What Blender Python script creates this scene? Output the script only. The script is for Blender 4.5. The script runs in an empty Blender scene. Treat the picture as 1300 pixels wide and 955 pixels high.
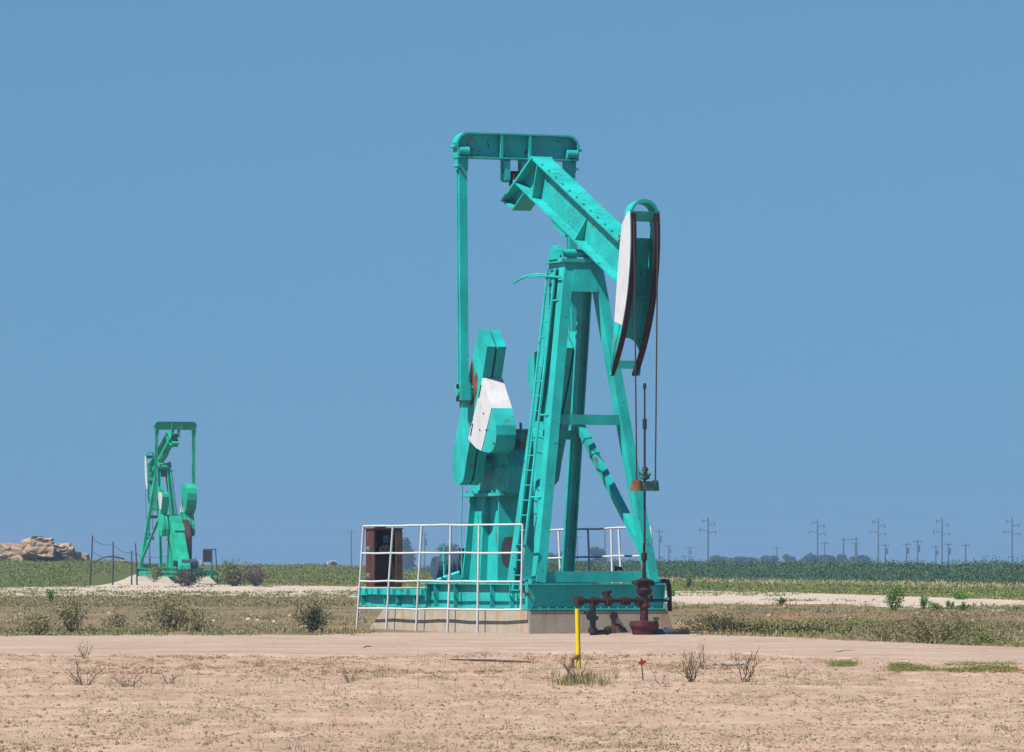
import bpy, math, random
import numpy as np
from mathutils import Vector, Matrix, noise as mnoise
R = math.radians
random.seed(7); rng = np.random.default_rng(7)
SC = bpy.context.scene
COL = SC.collection

# ------------------------------------------------------------------ camera
F = 6600.0; ZC = 1.567; HY = 712.0; CX = 650.0
cam_d = bpy.data.cameras.new('camera'); cam = bpy.data.objects.new('camera', cam_d); COL.objects.link(cam)
cam.location = (0, 0, ZC); cam.rotation_euler = (R(90), 0, 0)
cam_d.sensor_width = 36; cam_d.lens = 36*F/1300; cam_d.shift_y = (HY-477.5)/1300
cam_d.clip_start = 0.5; cam_d.clip_end = 20000
SC.camera = cam

# ------------------------------------------------------------------ light
SUN_EL, SUN_AZ = 55.0, None
sd = Vector((-0.80, -0.60, 0)).normalized()          # horizontal direction towards the sun
sun_vec = Vector((sd.x*math.cos(R(SUN_EL)), sd.y*math.cos(R(SUN_EL)), math.sin(R(SUN_EL))))
W = bpy.data.worlds.new('World'); SC.world = W; W.use_nodes = True
nt = W.node_tree; nt.nodes.clear()
wo = nt.nodes.new('ShaderNodeOutputWorld'); bg = nt.nodes.new('ShaderNodeBackground')
sky = nt.nodes.new('ShaderNodeTexSky'); sky.sky_type = 'NISHITA'; sky.sun_disc = False
sky.sun_elevation = R(SUN_EL); sky.sun_rotation = math.atan2(sd.x, sd.y)
sky.air_density = 1.0; sky.dust_density = 0.0; sky.ozone_density = 8.0; sky.altitude = 900
# the air of this day is blue right down to the horizon: look the sky up a little higher than true
tc = nt.nodes.new('ShaderNodeTexCoord'); mp = nt.nodes.new('ShaderNodeVectorMath'); mp.operation = 'MULTIPLY_ADD'
mp.inputs[1].default_value = (1, 1, 0.15); mp.inputs[2].default_value = (0, 0, 0.125)
sx = nt.nodes.new('ShaderNodeSeparateXYZ'); sq = nt.nodes.new('ShaderNodeMath'); sq.operation = 'POWER'; s2 = nt.nodes.new('ShaderNodeMath'); s2.operation = 'MULTIPLY'; s2.inputs[1].default_value = 8.0
cz_ = nt.nodes.new('ShaderNodeCombineXYZ'); ad = nt.nodes.new('ShaderNodeVectorMath'); ad.operation = 'ADD'
nt.links.new(tc.outputs['Generated'], sx.inputs[0]); nt.links.new(sx.outputs[2], sq.inputs[0]); sq.inputs[1].default_value = 3.0; nt.links.new(sq.outputs[0], s2.inputs[0]); nt.links.new(s2.outputs[0], cz_.inputs[2])
nrm = nt.nodes.new('ShaderNodeVectorMath'); nrm.operation = 'NORMALIZE'
nt.links.new(tc.outputs['Generated'], mp.inputs[0]); nt.links.new(mp.outputs[0], ad.inputs[0]); nt.links.new(cz_.outputs[0], ad.inputs[1]); nt.links.new(ad.outputs[0], nrm.inputs[0]); nt.links.new(nrm.outputs[0], sky.inputs[0])
tint = nt.nodes.new('ShaderNodeMix'); tint.data_type = 'RGBA'; tint.blend_type = 'MULTIPLY'; tint.inputs[0].default_value = 1
tint.inputs[7].default_value = (1.04, 1.30, 1.26, 1)
nt.links.new(sky.outputs[0], tint.inputs[6]); nt.links.new(tint.outputs[2], bg.inputs[0])
bg.inputs[1].default_value = 0.055
nt.links.new(bg.outputs[0], wo.inputs[0])
sl = bpy.data.lights.new('sun', 'SUN'); sun = bpy.data.objects.new('sun', sl); COL.objects.link(sun)
sl.energy = 5.0; sl.angle = R(0.5); sl.color = (1.0, 0.955, 0.88)
sun.rotation_euler = sun_vec.to_track_quat('Z', 'Y').to_euler(); sun.location = (-30, -30, 60)
SC.view_settings.view_transform = 'Standard'; SC.view_settings.look = 'None'
SC.view_settings.exposure = 0.35; SC.view_settings.gamma = 1.0; SC.view_settings.use_curve_mapping = False
SC.render.engine = 'CYCLES'
SC.cycles.max_bounces = 6; SC.cycles.diffuse_bounces = 1; SC.cycles.sample_clamp_indirect = 0.10; SC.cycles.volume_bounces = 0

# ------------------------------------------------------------------ materials
class MAT:
    def __init__(s, name, rough=0.6, spec=0.3, metal=0.0):
        s.m = bpy.data.materials.new(name); s.m.use_nodes = True
        s.t = s.m.node_tree; s.b = s.t.nodes['Principled BSDF']
        s.b.inputs['Roughness'].default_value = rough; s.b.inputs['Metallic'].default_value = metal
        s.b.inputs['Specular IOR Level'].default_value = spec
        s.coord = s.t.nodes.new('ShaderNodeTexCoord').outputs['Object']
    def noise(s, scale, detail=4, rough=0.55, stretch=(1, 1, 1), off=(0, 0, 0)):
        mp = s.t.nodes.new('ShaderNodeMapping'); mp.inputs['Scale'].default_value = stretch; mp.inputs['Location'].default_value = off
        n = s.t.nodes.new('ShaderNodeTexNoise'); n.inputs['Scale'].default_value = scale; n.inputs['Detail'].default_value = detail
        n.inputs['Roughness'].default_value = rough
        s.t.links.new(s.coord, mp.inputs[0]); s.t.links.new(mp.outputs[0], n.inputs['Vector'])
        return n.outputs['Fac']
    def ramp(s, fac, stops):
        r = s.t.nodes.new('ShaderNodeValToRGB'); e = r.color_ramp.elements
        while len(e) < len(stops): e.new(0.5)
        for i, (p, c) in enumerate(stops):
            e[i].position = p; e[i].color = (c, c, c, 1) if isinstance(c, (int, float)) else (*c, 1)
        s.t.links.new(fac, r.inputs[0]); return r.outputs[0]
    def mix(s, fac, a, b, mode='MIX'):
        m = s.t.nodes.new('ShaderNodeMix'); m.data_type = 'RGBA'; m.blend_type = mode
        for i, v in ((0, fac), (6, a), (7, b)):
            if isinstance(v, bpy.types.NodeSocket): s.t.links.new(v, m.inputs[i])
            elif i == 0: m.inputs[0].default_value = v
            else: m.inputs[i].default_value = (*v, 1)
        return m.outputs[2]
    def math(s, op, a, b=0.0):
        m = s.t.nodes.new('ShaderNodeMath'); m.operation = op
        for i, v in ((0, a), (1, b)):
            if isinstance(v, bpy.types.NodeSocket): s.t.links.new(v, m.inputs[i])
            else: m.inputs[i].default_value = v
        return m.outputs[0]
    def color(s, c):
        if isinstance(c, bpy.types.NodeSocket): s.t.links.new(c, s.b.inputs['Base Color'])
        else: s.b.inputs['Base Color'].default_value = (*c, 1)
    def bump(s, h, strength=0.3, dist=0.02):
        b = s.t.nodes.new('ShaderNodeBump'); b.inputs['Strength'].default_value = strength; b.inputs['Distance'].default_value = dist
        s.t.links.new(h, b.inputs['Height']); s.t.links.new(b.outputs[0], s.b.inputs['Normal'])

def paint(name, c, rough=0.42, rust=0.63, fade=0.32, chips=0.66, streaky=0.35):
    m = MAT(name, rough, 0.4)
    n = m.noise(1.3, 5); f = m.noise(9, 5, 0.6, off=(3, 1, 7))
    dark = tuple(x*(1-fade) for x in c); lite = tuple(min(1, x*(1+fade*0.6)) for x in c)
    col = m.mix(m.ramp(n, [(0.3, 0.0), (0.7, 1.0)]), dark, lite)
    streak = m.noise(5, 4, 0.6, (3, 3, 0.35), (9, 2, 4))
    col = m.mix(m.ramp(streak, [(0.58, 0.0), (0.78, streaky)]), col, (0.13, 0.10, 0.07))
    col = m.mix(m.ramp(f, [(chips, 0.0), (chips+0.03, 0.8)]), col, (0.05, 0.035, 0.03))
    r = m.noise(2.2, 8, 0.65, off=(12, 5, 0))
    col = m.mix(m.ramp(r, [(rust, 0.0), (rust+0.06, 0.85)]), col, (0.16, 0.06, 0.03))
    gn = m.noise(3.5, 6, .7, (1, 1, .5), (5, 5, 5))
    col = m.mix(m.ramp(gn, [(.50, 0.), (.72, .45)]), col, tuple(x*.45+.03 for x in c))
    m.color(col); m.bump(m.noise(14, 4), 0.15, 0.01)
    m.t.links.new(m.ramp(m.noise(4, 5), [(.3, .32), (.7, .62)]), m.b.inputs['Roughness'])
    return m.m

def plain(name, c, rough=0.7, var=0.3, scale=8, spec=0.3, metal=0.0, bump=0.2):
    m = MAT(name, rough, spec, metal)
    n = m.noise(scale, 6, 0.6)
    m.color(m.mix(m.ramp(n, [(0.3, 0.0), (0.7, 1.0)]), tuple(x*(1-var) for x in c), tuple(min(1, x*(1+var)) for x in c)))
    m.bump(m.noise(scale*4, 4), bump, 0.01); return m.m

TEAL = (0.016, 0.50, 0.465)
M = {}
M['teal'] = paint('teal_paint', TEAL)
M['teal_worn'] = paint('worn_teal_paint', TEAL, rust=0.60, chips=0.62)
M['teal_grease'] = paint('oily_teal_paint', TEAL, rust=0.60, chips=0.64, streaky=0.85)
M['green'] = paint('green_paint', (0.004, 0.46, 0.27))
M['white'] = paint('white_paint', (0.70, 0.69, 0.71), rough=0.5, rust=0.74, fade=0.05, chips=0.74)
M['rail_white'] = paint('rail_white_paint', (0.72, 0.72, 0.73), rough=0.5, rust=0.68, fade=0.05, chips=0.74, streaky=0.0)
M['rust'] = plain('rusty_steel', (0.038, 0.014, 0.012), 0.8, 0.5, 6)
M['rust_orange'] = plain('orange_rust', (0.17, 0.075, 0.04), 0.85, 0.5, 7)
M['track'] = plain('dark_red_track', (0.038, 0.011, 0.010), 0.8, 0.5, 6)
M['redpipe'] = plain('red_brown_pipe_paint', (0.085, 0.017, 0.015), 0.6, 0.5, 7)
M['dark'] = plain('dark_greasy_steel', (0.02, 0.018, 0.02), 0.5, 0.5, 9, 0.5)
M['cable'] = plain('wire_rope', (0.05, 0.03, 0.03), 0.6, 0.4, 20, 0.5)
M['cabinet'] = plain('brown_cabinet_paint', (0.085, 0.032, 0.024), 0.75, 0.5, 2.5)
M['motor'] = plain('grey_blue_motor_paint', (0.05, 0.09, 0.13), 0.6, 0.4, 6)
M['grey'] = plain('grey_metal', (0.3, 0.31, 0.32), 0.5, 0.2, 6, 0.5, 0.3)
M['yellow'] = plain('yellow_plastic', (0.85, 0.60, 0.01), 0.45, 0.08, 3)
M['red'] = plain('red_plastic', (0.35, 0.02, 0.03), 0.6, 0.2, 8)
M['wood'] = plain('weathered_post', (0.06, 0.05, 0.05), 0.9, 0.4, 12)
M['twig'] = plain('dead_twig', (0.14, 0.10, 0.075), 0.95, 0.4, 18)
M['bark'] = plain('brown_bark', (0.06, 0.045, 0.03), 0.95, 0.4, 18)
M['stone'] = plain('pale_limestone', (0.40, 0.28, 0.19), 0.95, 0.3, 1.3, 0.2, 0, 0.8)
M['stone_grey'] = plain('grey_stone', (0.40, 0.37, 0.34), 0.95, 0.3, 2.0, 0.2, 0, 0.8)
M['pole_wood'] = plain('utility_pole_wood', (0.035, 0.03, 0.03), 0.9, 0.3, 2)

def concrete_mat():
    m = MAT('stained_concrete', 0.9, 0.2)
    n = m.noise(3, 8, 0.65); col = m.mix(m.ramp(n, [(0.3, 0.0), (0.7, 1.0)]), (0.37, 0.315, 0.24), (0.52, 0.45, 0.355))
    st = m.noise(2.6, 4, 0.5, (1, 1.3, 0.12), (4, 0, 0))
    col = m.mix(m.ramp(st, [(0.58, 0.0), (0.70, 0.75)]), col, (0.464, 0.255, 0.116))
    st2 = m.noise(4.5, 3, 0.5, (1, 1, 0.1), (1, 7, 0))
    col = m.mix(m.ramp(st2, [(0.62, 0.0), (0.72, 0.5)]), col, (0.232, 0.197, 0.162))
    m.color(col); m.bump(m.noise(25, 5), 0.5, 0.01); return m.m
M['concrete'] = concrete_mat()

def leaf(name, c, var=0.4, scale=1.5, trans=0.0):
    m = MAT(name, 0.7, 0.2)
    n = m.noise(scale, 6, 0.7); n2 = m.noise(scale*12, 3)
    f = m.math('ADD', m.math('MULTIPLY', n, 0.6), m.math('MULTIPLY', n2, 0.4))
    m.color(m.mix(m.ramp(f, [(0.36, 0.0), (0.64, 1.0)]), tuple(x*(1-var) for x in c), tuple(x*(1+var) for x in c)))
    return m.m
M['leaf_mesquite'] = leaf('mesquite_leaf', (0.200, 0.190, 0.085), scale=3)
M['leaf_dark'] = leaf('dark_leaf', (0.094, 0.099, 0.049), scale=3)
M['leaf_purple'] = leaf('dry_purple_leaf', (0.144, 0.099, 0.088), scale=3)
M['leaf_bright'] = leaf('bright_leaf', (0.144, 0.265, 0.039), scale=3)
M['leaf_hill'] = leaf('hill_leaf', (0.166, 0.189, 0.049), scale=2)
M['leaf_tree'] = leaf('far_tree_leaf', (0.039, 0.056, 0.033), scale=0.6)
M['brush'] = leaf('mesquite_brush_leaf', (0.070, 0.125, 0.050), .2, scale=0.12)
M['grass_dry'] = leaf('dry_grass', (0.332, 0.243, 0.133), 0.35, 1.2)
M['grass_straw'] = leaf('straw_grass', (0.464, 0.376, 0.166), 0.3, 0.6)
M['grass_olive'] = leaf('olive_grass', (0.245, 0.215, 0.090), 0.4, 0.9)
M['grass_green'] = leaf('green_grass', (0.195, 0.215, 0.055), 0.35, 0.5) if True else leaf('green_grass', (0.155, 0.211, 0.049), 0.35, 0.5)
M['weed_rusty'] = leaf('rusty_weed', (0.332, 0.166, 0.066), 0.35, 0.9)
M['clod'] = leaf('brown_clod', (0.25, 0.175, 0.12), 0.45, 3) if True else leaf('brown_clod', (0.30, 0.20, 0.13), 0.5, 3)
M['grass_grey'] = leaf('grey_green_weed', (0.215, 0.225, 0.115), 0.35, 0.9)

# ------------------------------------------------------------------ mesh helpers
class MB:
    def __init__(s): s.v = []; s.f = []
    def add(s, vs, fs):
        o = len(s.v); s.v += [tuple(map(float, p)) for p in vs]; s.f += [tuple(i+o for i in q) for q in fs]; return s
    def box(s, a, b):
        (x0, y0, z0), (x1, y1, z1) = [min(p, q) for p, q in zip(a, b)], [max(p, q) for p, q in zip(a, b)]
        return s.add([(x0, y0, z0), (x1, y0, z0), (x1, y1, z0), (x0, y1, z0), (x0, y0, z1), (x1, y0, z1), (x1, y1, z1), (x0, y1, z1)],
                     [(0, 3, 2, 1), (4, 5, 6, 7), (0, 1, 5, 4), (1, 2, 6, 5), (2, 3, 7, 6), (3, 0, 4, 7)])
    def hexa(s, lo, hi):                     # two quads of 4 points
        return s.add(list(lo)+list(hi), [(0, 3, 2, 1), (4, 5, 6, 7), (0, 1, 5, 4), (1, 2, 6, 5), (2, 3, 7, 6), (3, 0, 4, 7)])
    def prism(s, prof, v0, v1):              # prof: (s,z) points, extruded along local x (v)
        n = len(prof); a = [(v0, p[0], p[1]) for p in prof]; b = [(v1, p[0], p[1]) for p in prof]
        return s.add(a+b, [tuple(range(n)), tuple(range(2*n-1, n-1, -1))]+[(i, i+n, (i+1) % n+n, (i+1) % n) for i in range(n)])
    def prism_y(s, prof, y0, y1):            # prof: (v,z) points, extruded along local y (s)
        n = len(prof); a = [(p[0], y0, p[1]) for p in prof]; b = [(p[0], y1, p[1]) for p in prof]
        return s.add(a+b, [tuple(range(n)), tuple(range(2*n-1, n-1, -1))]+[(i, i+n, (i+1) % n+n, (i+1) % n) for i in range(n)])
    def bar(s, p, q, w, d, side=(1, 0, 0)):  # rectangular bar, w along 'side', d across
        p, q = Vector(p), Vector(q); ax = (q-p).normalized(); sv = Vector(side); sv = (sv-ax*sv.dot(ax)).normalized(); u = ax.cross(sv)
        c = [(-.5, -.5), (.5, -.5), (.5, .5), (-.5, .5)]
        return s.hexa([p+sv*w*a+u*d*b for a, b in c], [q+sv*w*a+u*d*b for a, b in c])
    def ibeam(s, p, q, w, h, up, tf=0.03, tw=0.02):   # I section: flange width w, depth h in direction 'up'
        p, q, up = Vector(p), Vector(q), Vector(up); ax = (q-p).normalized(); up = (up-ax*up.dot(ax)).normalized(); sv = ax.cross(up)
        s.bar(p+up*(h-tf)/2, q+up*(h-tf)/2, w, tf, sv); s.bar(p-up*(h-tf)/2, q-up*(h-tf)/2, w, tf, sv)
        s.bar(p, q, tw, h-2*tf, sv); return s
    def tube(s, pts, r, n=8, cap=True):
        pts = [Vector(p) for p in pts]; rs = r if isinstance(r, (list, tuple)) else [r]*len(pts)
        o = len(s.v); ref = Vector((0.31, 0.17, 0.93))
        for i, p in enumerate(pts):
            t = (pts[min(i+1, len(pts)-1)]-pts[max(i-1, 0)]).normalized()
            if abs(t.dot(ref)) > 0.95: ref = Vector((0.9, 0.3, 0.1))
            a = t.cross(ref).normalized(); b = t.cross(a)
            for k in range(n):
                an = 2*math.pi*k/n; s.v.append(tuple(p+(a*math.cos(an)+b*math.sin(an))*rs[i]))
        for i in range(len(pts)-1):
            for k in range(n):
                s.f.append((o+i*n+k, o+i*n+(k+1) % n, o+(i+1)*n+(k+1) % n, o+(i+1)*n+k))
        if cap:
            s.f.append(tuple(o+k for k in reversed(range(n)))); s.f.append(tuple(o+(len(pts)-1)*n+k for k in range(n)))
        return s
    def cyl(s, p, q, r, n=16): return s.tube([p, q], r, n)
    def build(s, name, mat, parent=None, smooth=False, bevel=0.0):
        me = bpy.data.meshes.new(name); me.from_pydata(s.v, [], s.f)
        for m in (mat if isinstance(mat, (list, tuple)) else [mat]): me.materials.append(m)
        me.validate(); me.update()
        import bmesh
        bm = bmesh.new(); bm.from_mesh(me); bmesh.ops.recalc_face_normals(bm, faces=bm.faces)
        if bevel: bmesh.ops.bevel(bm, geom=list(bm.edges), offset=bevel, segments=2, affect='EDGES', clamp_overlap=True)
        bm.to_mesh(me); bm.free()
        if smooth: me.polygons.foreach_set('use_smooth', [True]*len(me.polygons))
        o = bpy.data.objects.new(name, me); COL.objects.link(o)
        if parent is not None: o.parent = parent
        return o

def raw(name, verts, faces, mat, parent=None):   # big numpy meshes (quads)
    me = bpy.data.meshes.new(name)
    verts = np.asarray(verts, dtype=np.float32); faces = np.asarray(faces, dtype=np.int32); k = faces.shape[1]
    me.vertices.add(len(verts)); me.vertices.foreach_set('co', verts.ravel())
    me.loops.add(faces.size); me.loops.foreach_set('vertex_index', faces.ravel())
    me.polygons.add(len(faces)); me.polygons.foreach_set('loop_start', np.arange(0, faces.size, k, dtype=np.int32))
    me.polygons.foreach_set('loop_total', np.full(len(faces), k, dtype=np.int32))
    me.materials.append(mat); me.update(calc_edges=True); me.validate()
    o = bpy.data.objects.new(name, me); COL.objects.link(o)
    if parent is not None: o.parent = parent
    return o

def tag(o, label=None, cat=None, group=None, kind=None):
    if label: o['label'] = label
    if cat: o['category'] = cat
    if group: o['group'] = group
    if kind: o['kind'] = kind
    return o
def empty(name, loc=(0, 0, 0), rz=0.0):
    o = bpy.data.objects.new(name, None); COL.objects.link(o); o.location = loc; o.rotation_euler = (0, 0, rz)
    o.empty_display_size = 0.3; return o

# ------------------------------------------------------------------ survey frame of the unit
PHI = R(22); sa, ca = math.sin(PHI), math.cos(PHI)
X0, Y0 = 22/60.0, 110.0
def frame(o): o.location = (X0, Y0, 0); o.rotation_euler = (0, 0, PHI); return o
def Pv(px, py, v):       # sight line met with the upright plane at lateral offset v -> (v, s, z)
    k = (px-CX)/F; s = (X0+ca*v-Y0*k-k*sa*v)/(sa+k*ca); Y = Y0+ca*s+sa*v
    return (v, s, ZC+(HY-py)/F*Y)
def Ps(px, py, s):       # sight line met with the cross plane at depth s
    k = (px-CX)/F; v = (k*(Y0+ca*s)-X0+sa*s)/(ca-k*sa); Y = Y0+ca*s+sa*v
    return (v, s, ZC+(HY-py)/F*Y)
def sz(px, py, v): p = Pv(px, py, v); return (p[1], p[2])
VC = 1.60
GZ = 1.08    # top of skid

# ------------------------------------------------------------------ the pumpjack
T = M['teal']
def build_jack():
    root = frame(empty('pumpjack'))
    # ---- skid
    b = MB(); zt, zb = GZ, 0.525
    for vv in (0.14, 3.02):
        b.ibeam((vv, 0.16, (zt+zb)/2), (vv, 6.45, (zt+zb)/2), 0.26, zt-zb, (0, 0, 1), 0.03, 0.03)
    b.ibeam((0.01, 0.14, (zt+zb)/2+0.002), (3.15, 0.14, (zt+zb)/2+0.002), 0.28, zt-zb+0.006, (0, 0, 1), 0.03, 0.03)
    b.box((0.012, 0.13, zb+0.03), (0.03, 0.27, zt-0.03)); b.box((3.13, 0.03, zb+0.03), (3.148, 0.27, zt-0.03))
    for s_ in (3.3, 6.3): b.ibeam((0.16, s_, (zt+zb)/2), (3.0, s_, (zt+zb)/2), 0.2, zt-zb-0.01, (0, 0, 1))
    b.box((0.3, 3.2, zt-0.02), (2.9, 6.3, zt+0.015))
    for px_ in (541, 551, 576, 622.5, 647):
        s_ = Pv(px_, 760, 0.012)[1]
        b.box((0.014, s_-0.012, zb+0.031), (0.124, s_+0.012, zt-0.031))
    for k in range(14): b.cyl((.25+k*.2, .02, zb+.03), (.25+k*.2, .02, zb+.055), .022, 6)
    for k in range(9): b.cyl((.03, .6+k*.65, zt), (.03, .6+k*.65, zt+.03), .024, 6)
    skid = b.build('skid', M['teal_grease'], root)
    b = MB(); z1, z2, z3 = 0.525, 0.80, 0.935
    for vv in (0.14, 3.02):
        b.ibeam((vv, 6.47, (z1+z2)/2), (vv, 10.75, (z1+z2)/2), 0.26, z2-z1, (0, 0, 1), 0.02, 0.02)
        for s_ in (6.5, 7.4, 8.3, 8.65, 9.3, 10.1): b.box((vv-0.1, s_, z2), (vv+0.1, s_+0.02, z3-0.01))
        b.box((vv-0.02, 6.47, z2), (vv+0.0, 10.6, z3))
    for s_ in (7.9, 10.6): b.ibeam((0.1, s_, z2+0.06), (3.1, s_, z2+0.06), 0.16, 0.15, (0, 0, 1))
    for s_ in (6.9, 8.0, 8.8, 10.3): b.box((0.03, s_, z1+0.03), (0.26, s_+0.03, z2-0.03))
    b.build('skid_extension', T, root)

    # ---- samson post: four legs, ties, gusset
    top = 7.98
    FLt, FLf = Vector((1.28, 1.00, top)), Vector((0.27, 0.16, GZ+0.01))
    FRt, FRf = Vector((1.92, 1.00, top)), Vector((2.90, 0.16, GZ+0.01))
    RLt, RLf = Vector((1.30, 1.50, top)), Vector((1.00, 3.35, GZ+0.01))
    RRt, RRf = Vector((1.95, 1.50, top)), Vector((2.26, 3.35, GZ+0.01))
    def boxleg(t, f, w, d): b = MB(); b.bar(t, f, w, d, (1, 0, 0)); return b
    def lerp0(a, c, z): k = (z-a.z)/(c.z-a.z); return a+(c-a)*k
    for t, f in ((FLt, FLf), (FRt, FRf)):
        b = boxleg(t, f, 0.21, 0.32); b.box((f.x-0.18, f.y-0.1, GZ), (f.x+0.18, f.y+0.35, GZ+0.035))
        for q in (-.14, .14): b.cyl((f.x+q, f.y-.07, GZ+.03), (f.x+q, f.y-.07, GZ+.09), .028, 6); b.cyl((f.x+q, f.y+.3, GZ+.03), (f.x+q, f.y+.3, GZ+.09), .028, 6)
        for k in range(7): p = lerp0(t, f, GZ+.3+k*.9); b.cyl((p.x, p.y-.172, p.z), (p.x, p.y-.155, p.z), .012, 6)
        b.build('leg', T, root)
    for t, f in ((RLt, RLf), (RRt, RRf)):
        b = MB(); b.ibeam(t, f, 0.28, 0.21, (1, 0, 0), 0.022, 0.02); b.box((f.x-0.2, f.y-0.2, GZ+0.015), (f.x+0.2, f.y+0.2, GZ+0.05)); b.build('leg', T, root)
    def lerp(a, c, z): k = (z-a.z)/(c.z-a.z); return a+(c-a)*k
    def cross(z, h):
        a, c = lerp(FLt, FLf, z), lerp(FRt, FRf, z); y = a.y-0.02
        b = MB(); b.box((a.x+0.10, y-0.05, z-h/2), (c.x-0.10, y-0.03, z+h/2)); b.box((a.x+0.10, y-0.03, z-h/2-0.001), (c.x-0.10, y+0.09, z-h/2+0.02))
        b.box((a.x+0.10, y-0.03, z+h/2-0.02), (c.x-0.10, y+0.09, z+h/2+0.001)); b.build('cross_brace', T, root)
    cross(Ps(745, 533, 0.6)[2], 0.215); cross(Ps(745, 732.5, 0.15)[2], 0.23)
    a, c = lerp(RLt, RLf, 4.3), lerp(RRt, RRf, 4.3); b = MB(); b.box((a.x+.1, a.y-.05, 4.2), (c.x-.1, a.y+.05, 4.4)); b.build('cross_brace', T, root)
    for t, f, tt, ff in ((RLt, RLf, FLt, FLf), (RRt, RRf, FRt, FRf)):
        a, c = lerp(t, f, 4.55), lerp(tt, ff, 1.75)
        a = a+Vector((0, -.1, 0)); c = c+Vector((0, .12, 0)); b = MB(); b.bar(a, c, 0.17, 0.15, (1, 0, 0))
        for k in (0.12, 0.24): p = a+(c-a)*k; b.bar(p, p+(c-a)*0.012, 0.20, 0.18, (1, 0, 0))
        b.build('diagonal_brace', T, root)
    b = MB()
    y = lambda z: lerp(FLt, FLf, z).y
    zg = Ps(745, 371, 0.9)[2]
    g0, g1 = lerp(FLt, FLf, top-.06), lerp(FRt, FRf, top-.06); h0, h1 = lerp(FLt, FLf, zg), lerp(FRt, FRf, zg)
    b.hexa([(h0.x+.1, h0.y-.17, zg), (h1.x-.1, h1.y-.17, zg), (h1.x-.1, h1.y-.14, zg), (h0.x+.1, h0.y-.14, zg)],
           [(g0.x+.1, g0.y-.17, top-.06), (g1.x-.1, g1.y-.17, top-.06), (g1.x-.1, g1.y-.14, top-.06), (g0.x+.1, g0.y-.14, top-.06)])
    b.build('gusset_plate', T, root)
    b = MB(); b.box((1.08, 0.78, top-0.02), (2.12, 1.78, top+0.05)); b.box((1.16, 0.84, top-0.16), (2.04, 1.72, top-0.02)); b.build('cap_plate', T, root)

    # ---- beam
    pA, pB = Pv(675.2, 200, VC-0.23), Pv(788, 308, VC-0.23)
    dv = Vector((0, pB[1]-pA[1], pB[2]-pA[2])).normalized()           # rear -> front, along the beam
    up = Vector((0, -dv.z, dv.y)); up = up if up.z > 0 else -up
    PA = Vector((0, pA[1], pA[2])); DEP = 0.86
    A = PA-up*DEP                                                      # bottom line
    botR = Pv(651, 231, VC-0.23); kA = (Vector((0, botR[1], botR[2]))-A).dot(dv)
    cut_top, cut_bot = 0.0, kA
    L = 5.55
    def pt(k, h): q = PA+dv*k-up*h; return (q.y, q.z)
    b = MB()
    hw = 0.23
    b.prism([pt(0, 0), pt(L, 0), pt(L, .045), pt(0.03, .045)], VC-hw, VC+hw)                       # top flange
    b.prism([pt(kA, DEP-.045), pt(L, DEP-.045), pt(L, DEP), pt(kA-0.02, DEP)], VC-hw, VC+hw)       # bottom flange
    b.prism([pt(0.02, .045), pt(L, .045), pt(L, DEP-.045), pt(kA, DEP-.045)], VC-.02, VC+.02)      # web
    for k0 in (0.30,):
        b.prism([pt(k0, .045), pt(k0+.04, .045), pt(k0+.04+0.0, DEP-.045), pt(k0, DEP-.045)], VC-hw+.01, VC+hw-.01)
    for k in range(12): q = pt(.5+k*.42, -.02); b.box((VC-hw+.03, q[0]-.02, q[1]-.02), (VC-hw+.07, q[0]+.02, q[1]+.012))
    b.build('walking_beam', M['teal_worn'], root)
    b = MB(); e = 0.03                                                  # oblique tail plate and stub under the tail
    kB = 0; botB = Pv(637, 255, VC-0.23); vB = Vector((0, botB[1], botB[2]))-PA; kB, hB = vB.dot(dv), -vB.dot(up)
    b.prism([pt(-.02, -.02), pt(kB-.02, hB), pt(kB+.03, hB+.02), pt(.04, -.0)], VC-hw-.02, VC+hw+.02)
    LS = 0.62
    b.prism([pt(kB, hB-.04), pt(kB+LS, hB-.04), pt(kB+LS, hB), pt(kB, hB)], VC-hw, VC+hw)
    b.prism([pt(kA+.0, DEP), pt(kA+LS+.08, DEP), pt(kB+LS-.02, hB-.04), pt(kB, hB-.04)], VC-.02, VC+.02)
    b.prism([pt(kA+LS+.05, DEP), pt(kA+LS+.09, DEP), pt(kB+LS+.01, hB-.0), pt(kB+LS-.03, hB-.0)], VC-hw+.01, VC+hw-.01)
    b.build('tail_plate', T, root)
    # saddle bearing between post and beam
    PIV = Vector((VC, 1.28, top+0.20))
    b = MB(); b.cyl((1.12, PIV.y, PIV.z-.0), (2.08, PIV.y, PIV.z), 0.085)
    for vv in (1.14, 1.96):
        b.prism([(PIV.y-.24, top+.05), (PIV.y+.24, top+.05), (PIV.y+.15, PIV.z+.06), (PIV.y+.05, PIV.z+.15), (PIV.y-.05, PIV.z+.15), (PIV.y-.15, PIV.z+.06)], vv-.09, vv+.09)
        for ss in (-.2, .2): b.cyl((vv, PIV.y+ss, top+.05), (vv, PIV.y+ss, top+.16), 0.03, 8)
    b.build('saddle_bearing', T, root)
    b = MB()                                                           # saddle plate + triangular brackets on beam side
    ks = (Vector((0, PIV.y, 0))-PA).y/dv.y
    b.prism([pt(ks-.62, DEP), pt(ks+.35, DEP), pt(ks+.25, DEP+.12), pt(ks-.5, DEP+.12)], VC-.2, VC+.2)
    kt = (Vector((0, Pv(733, 290, 1.4)[1], Pv(733, 290, 1.4)[2]))-PA).dot(dv)
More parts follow.
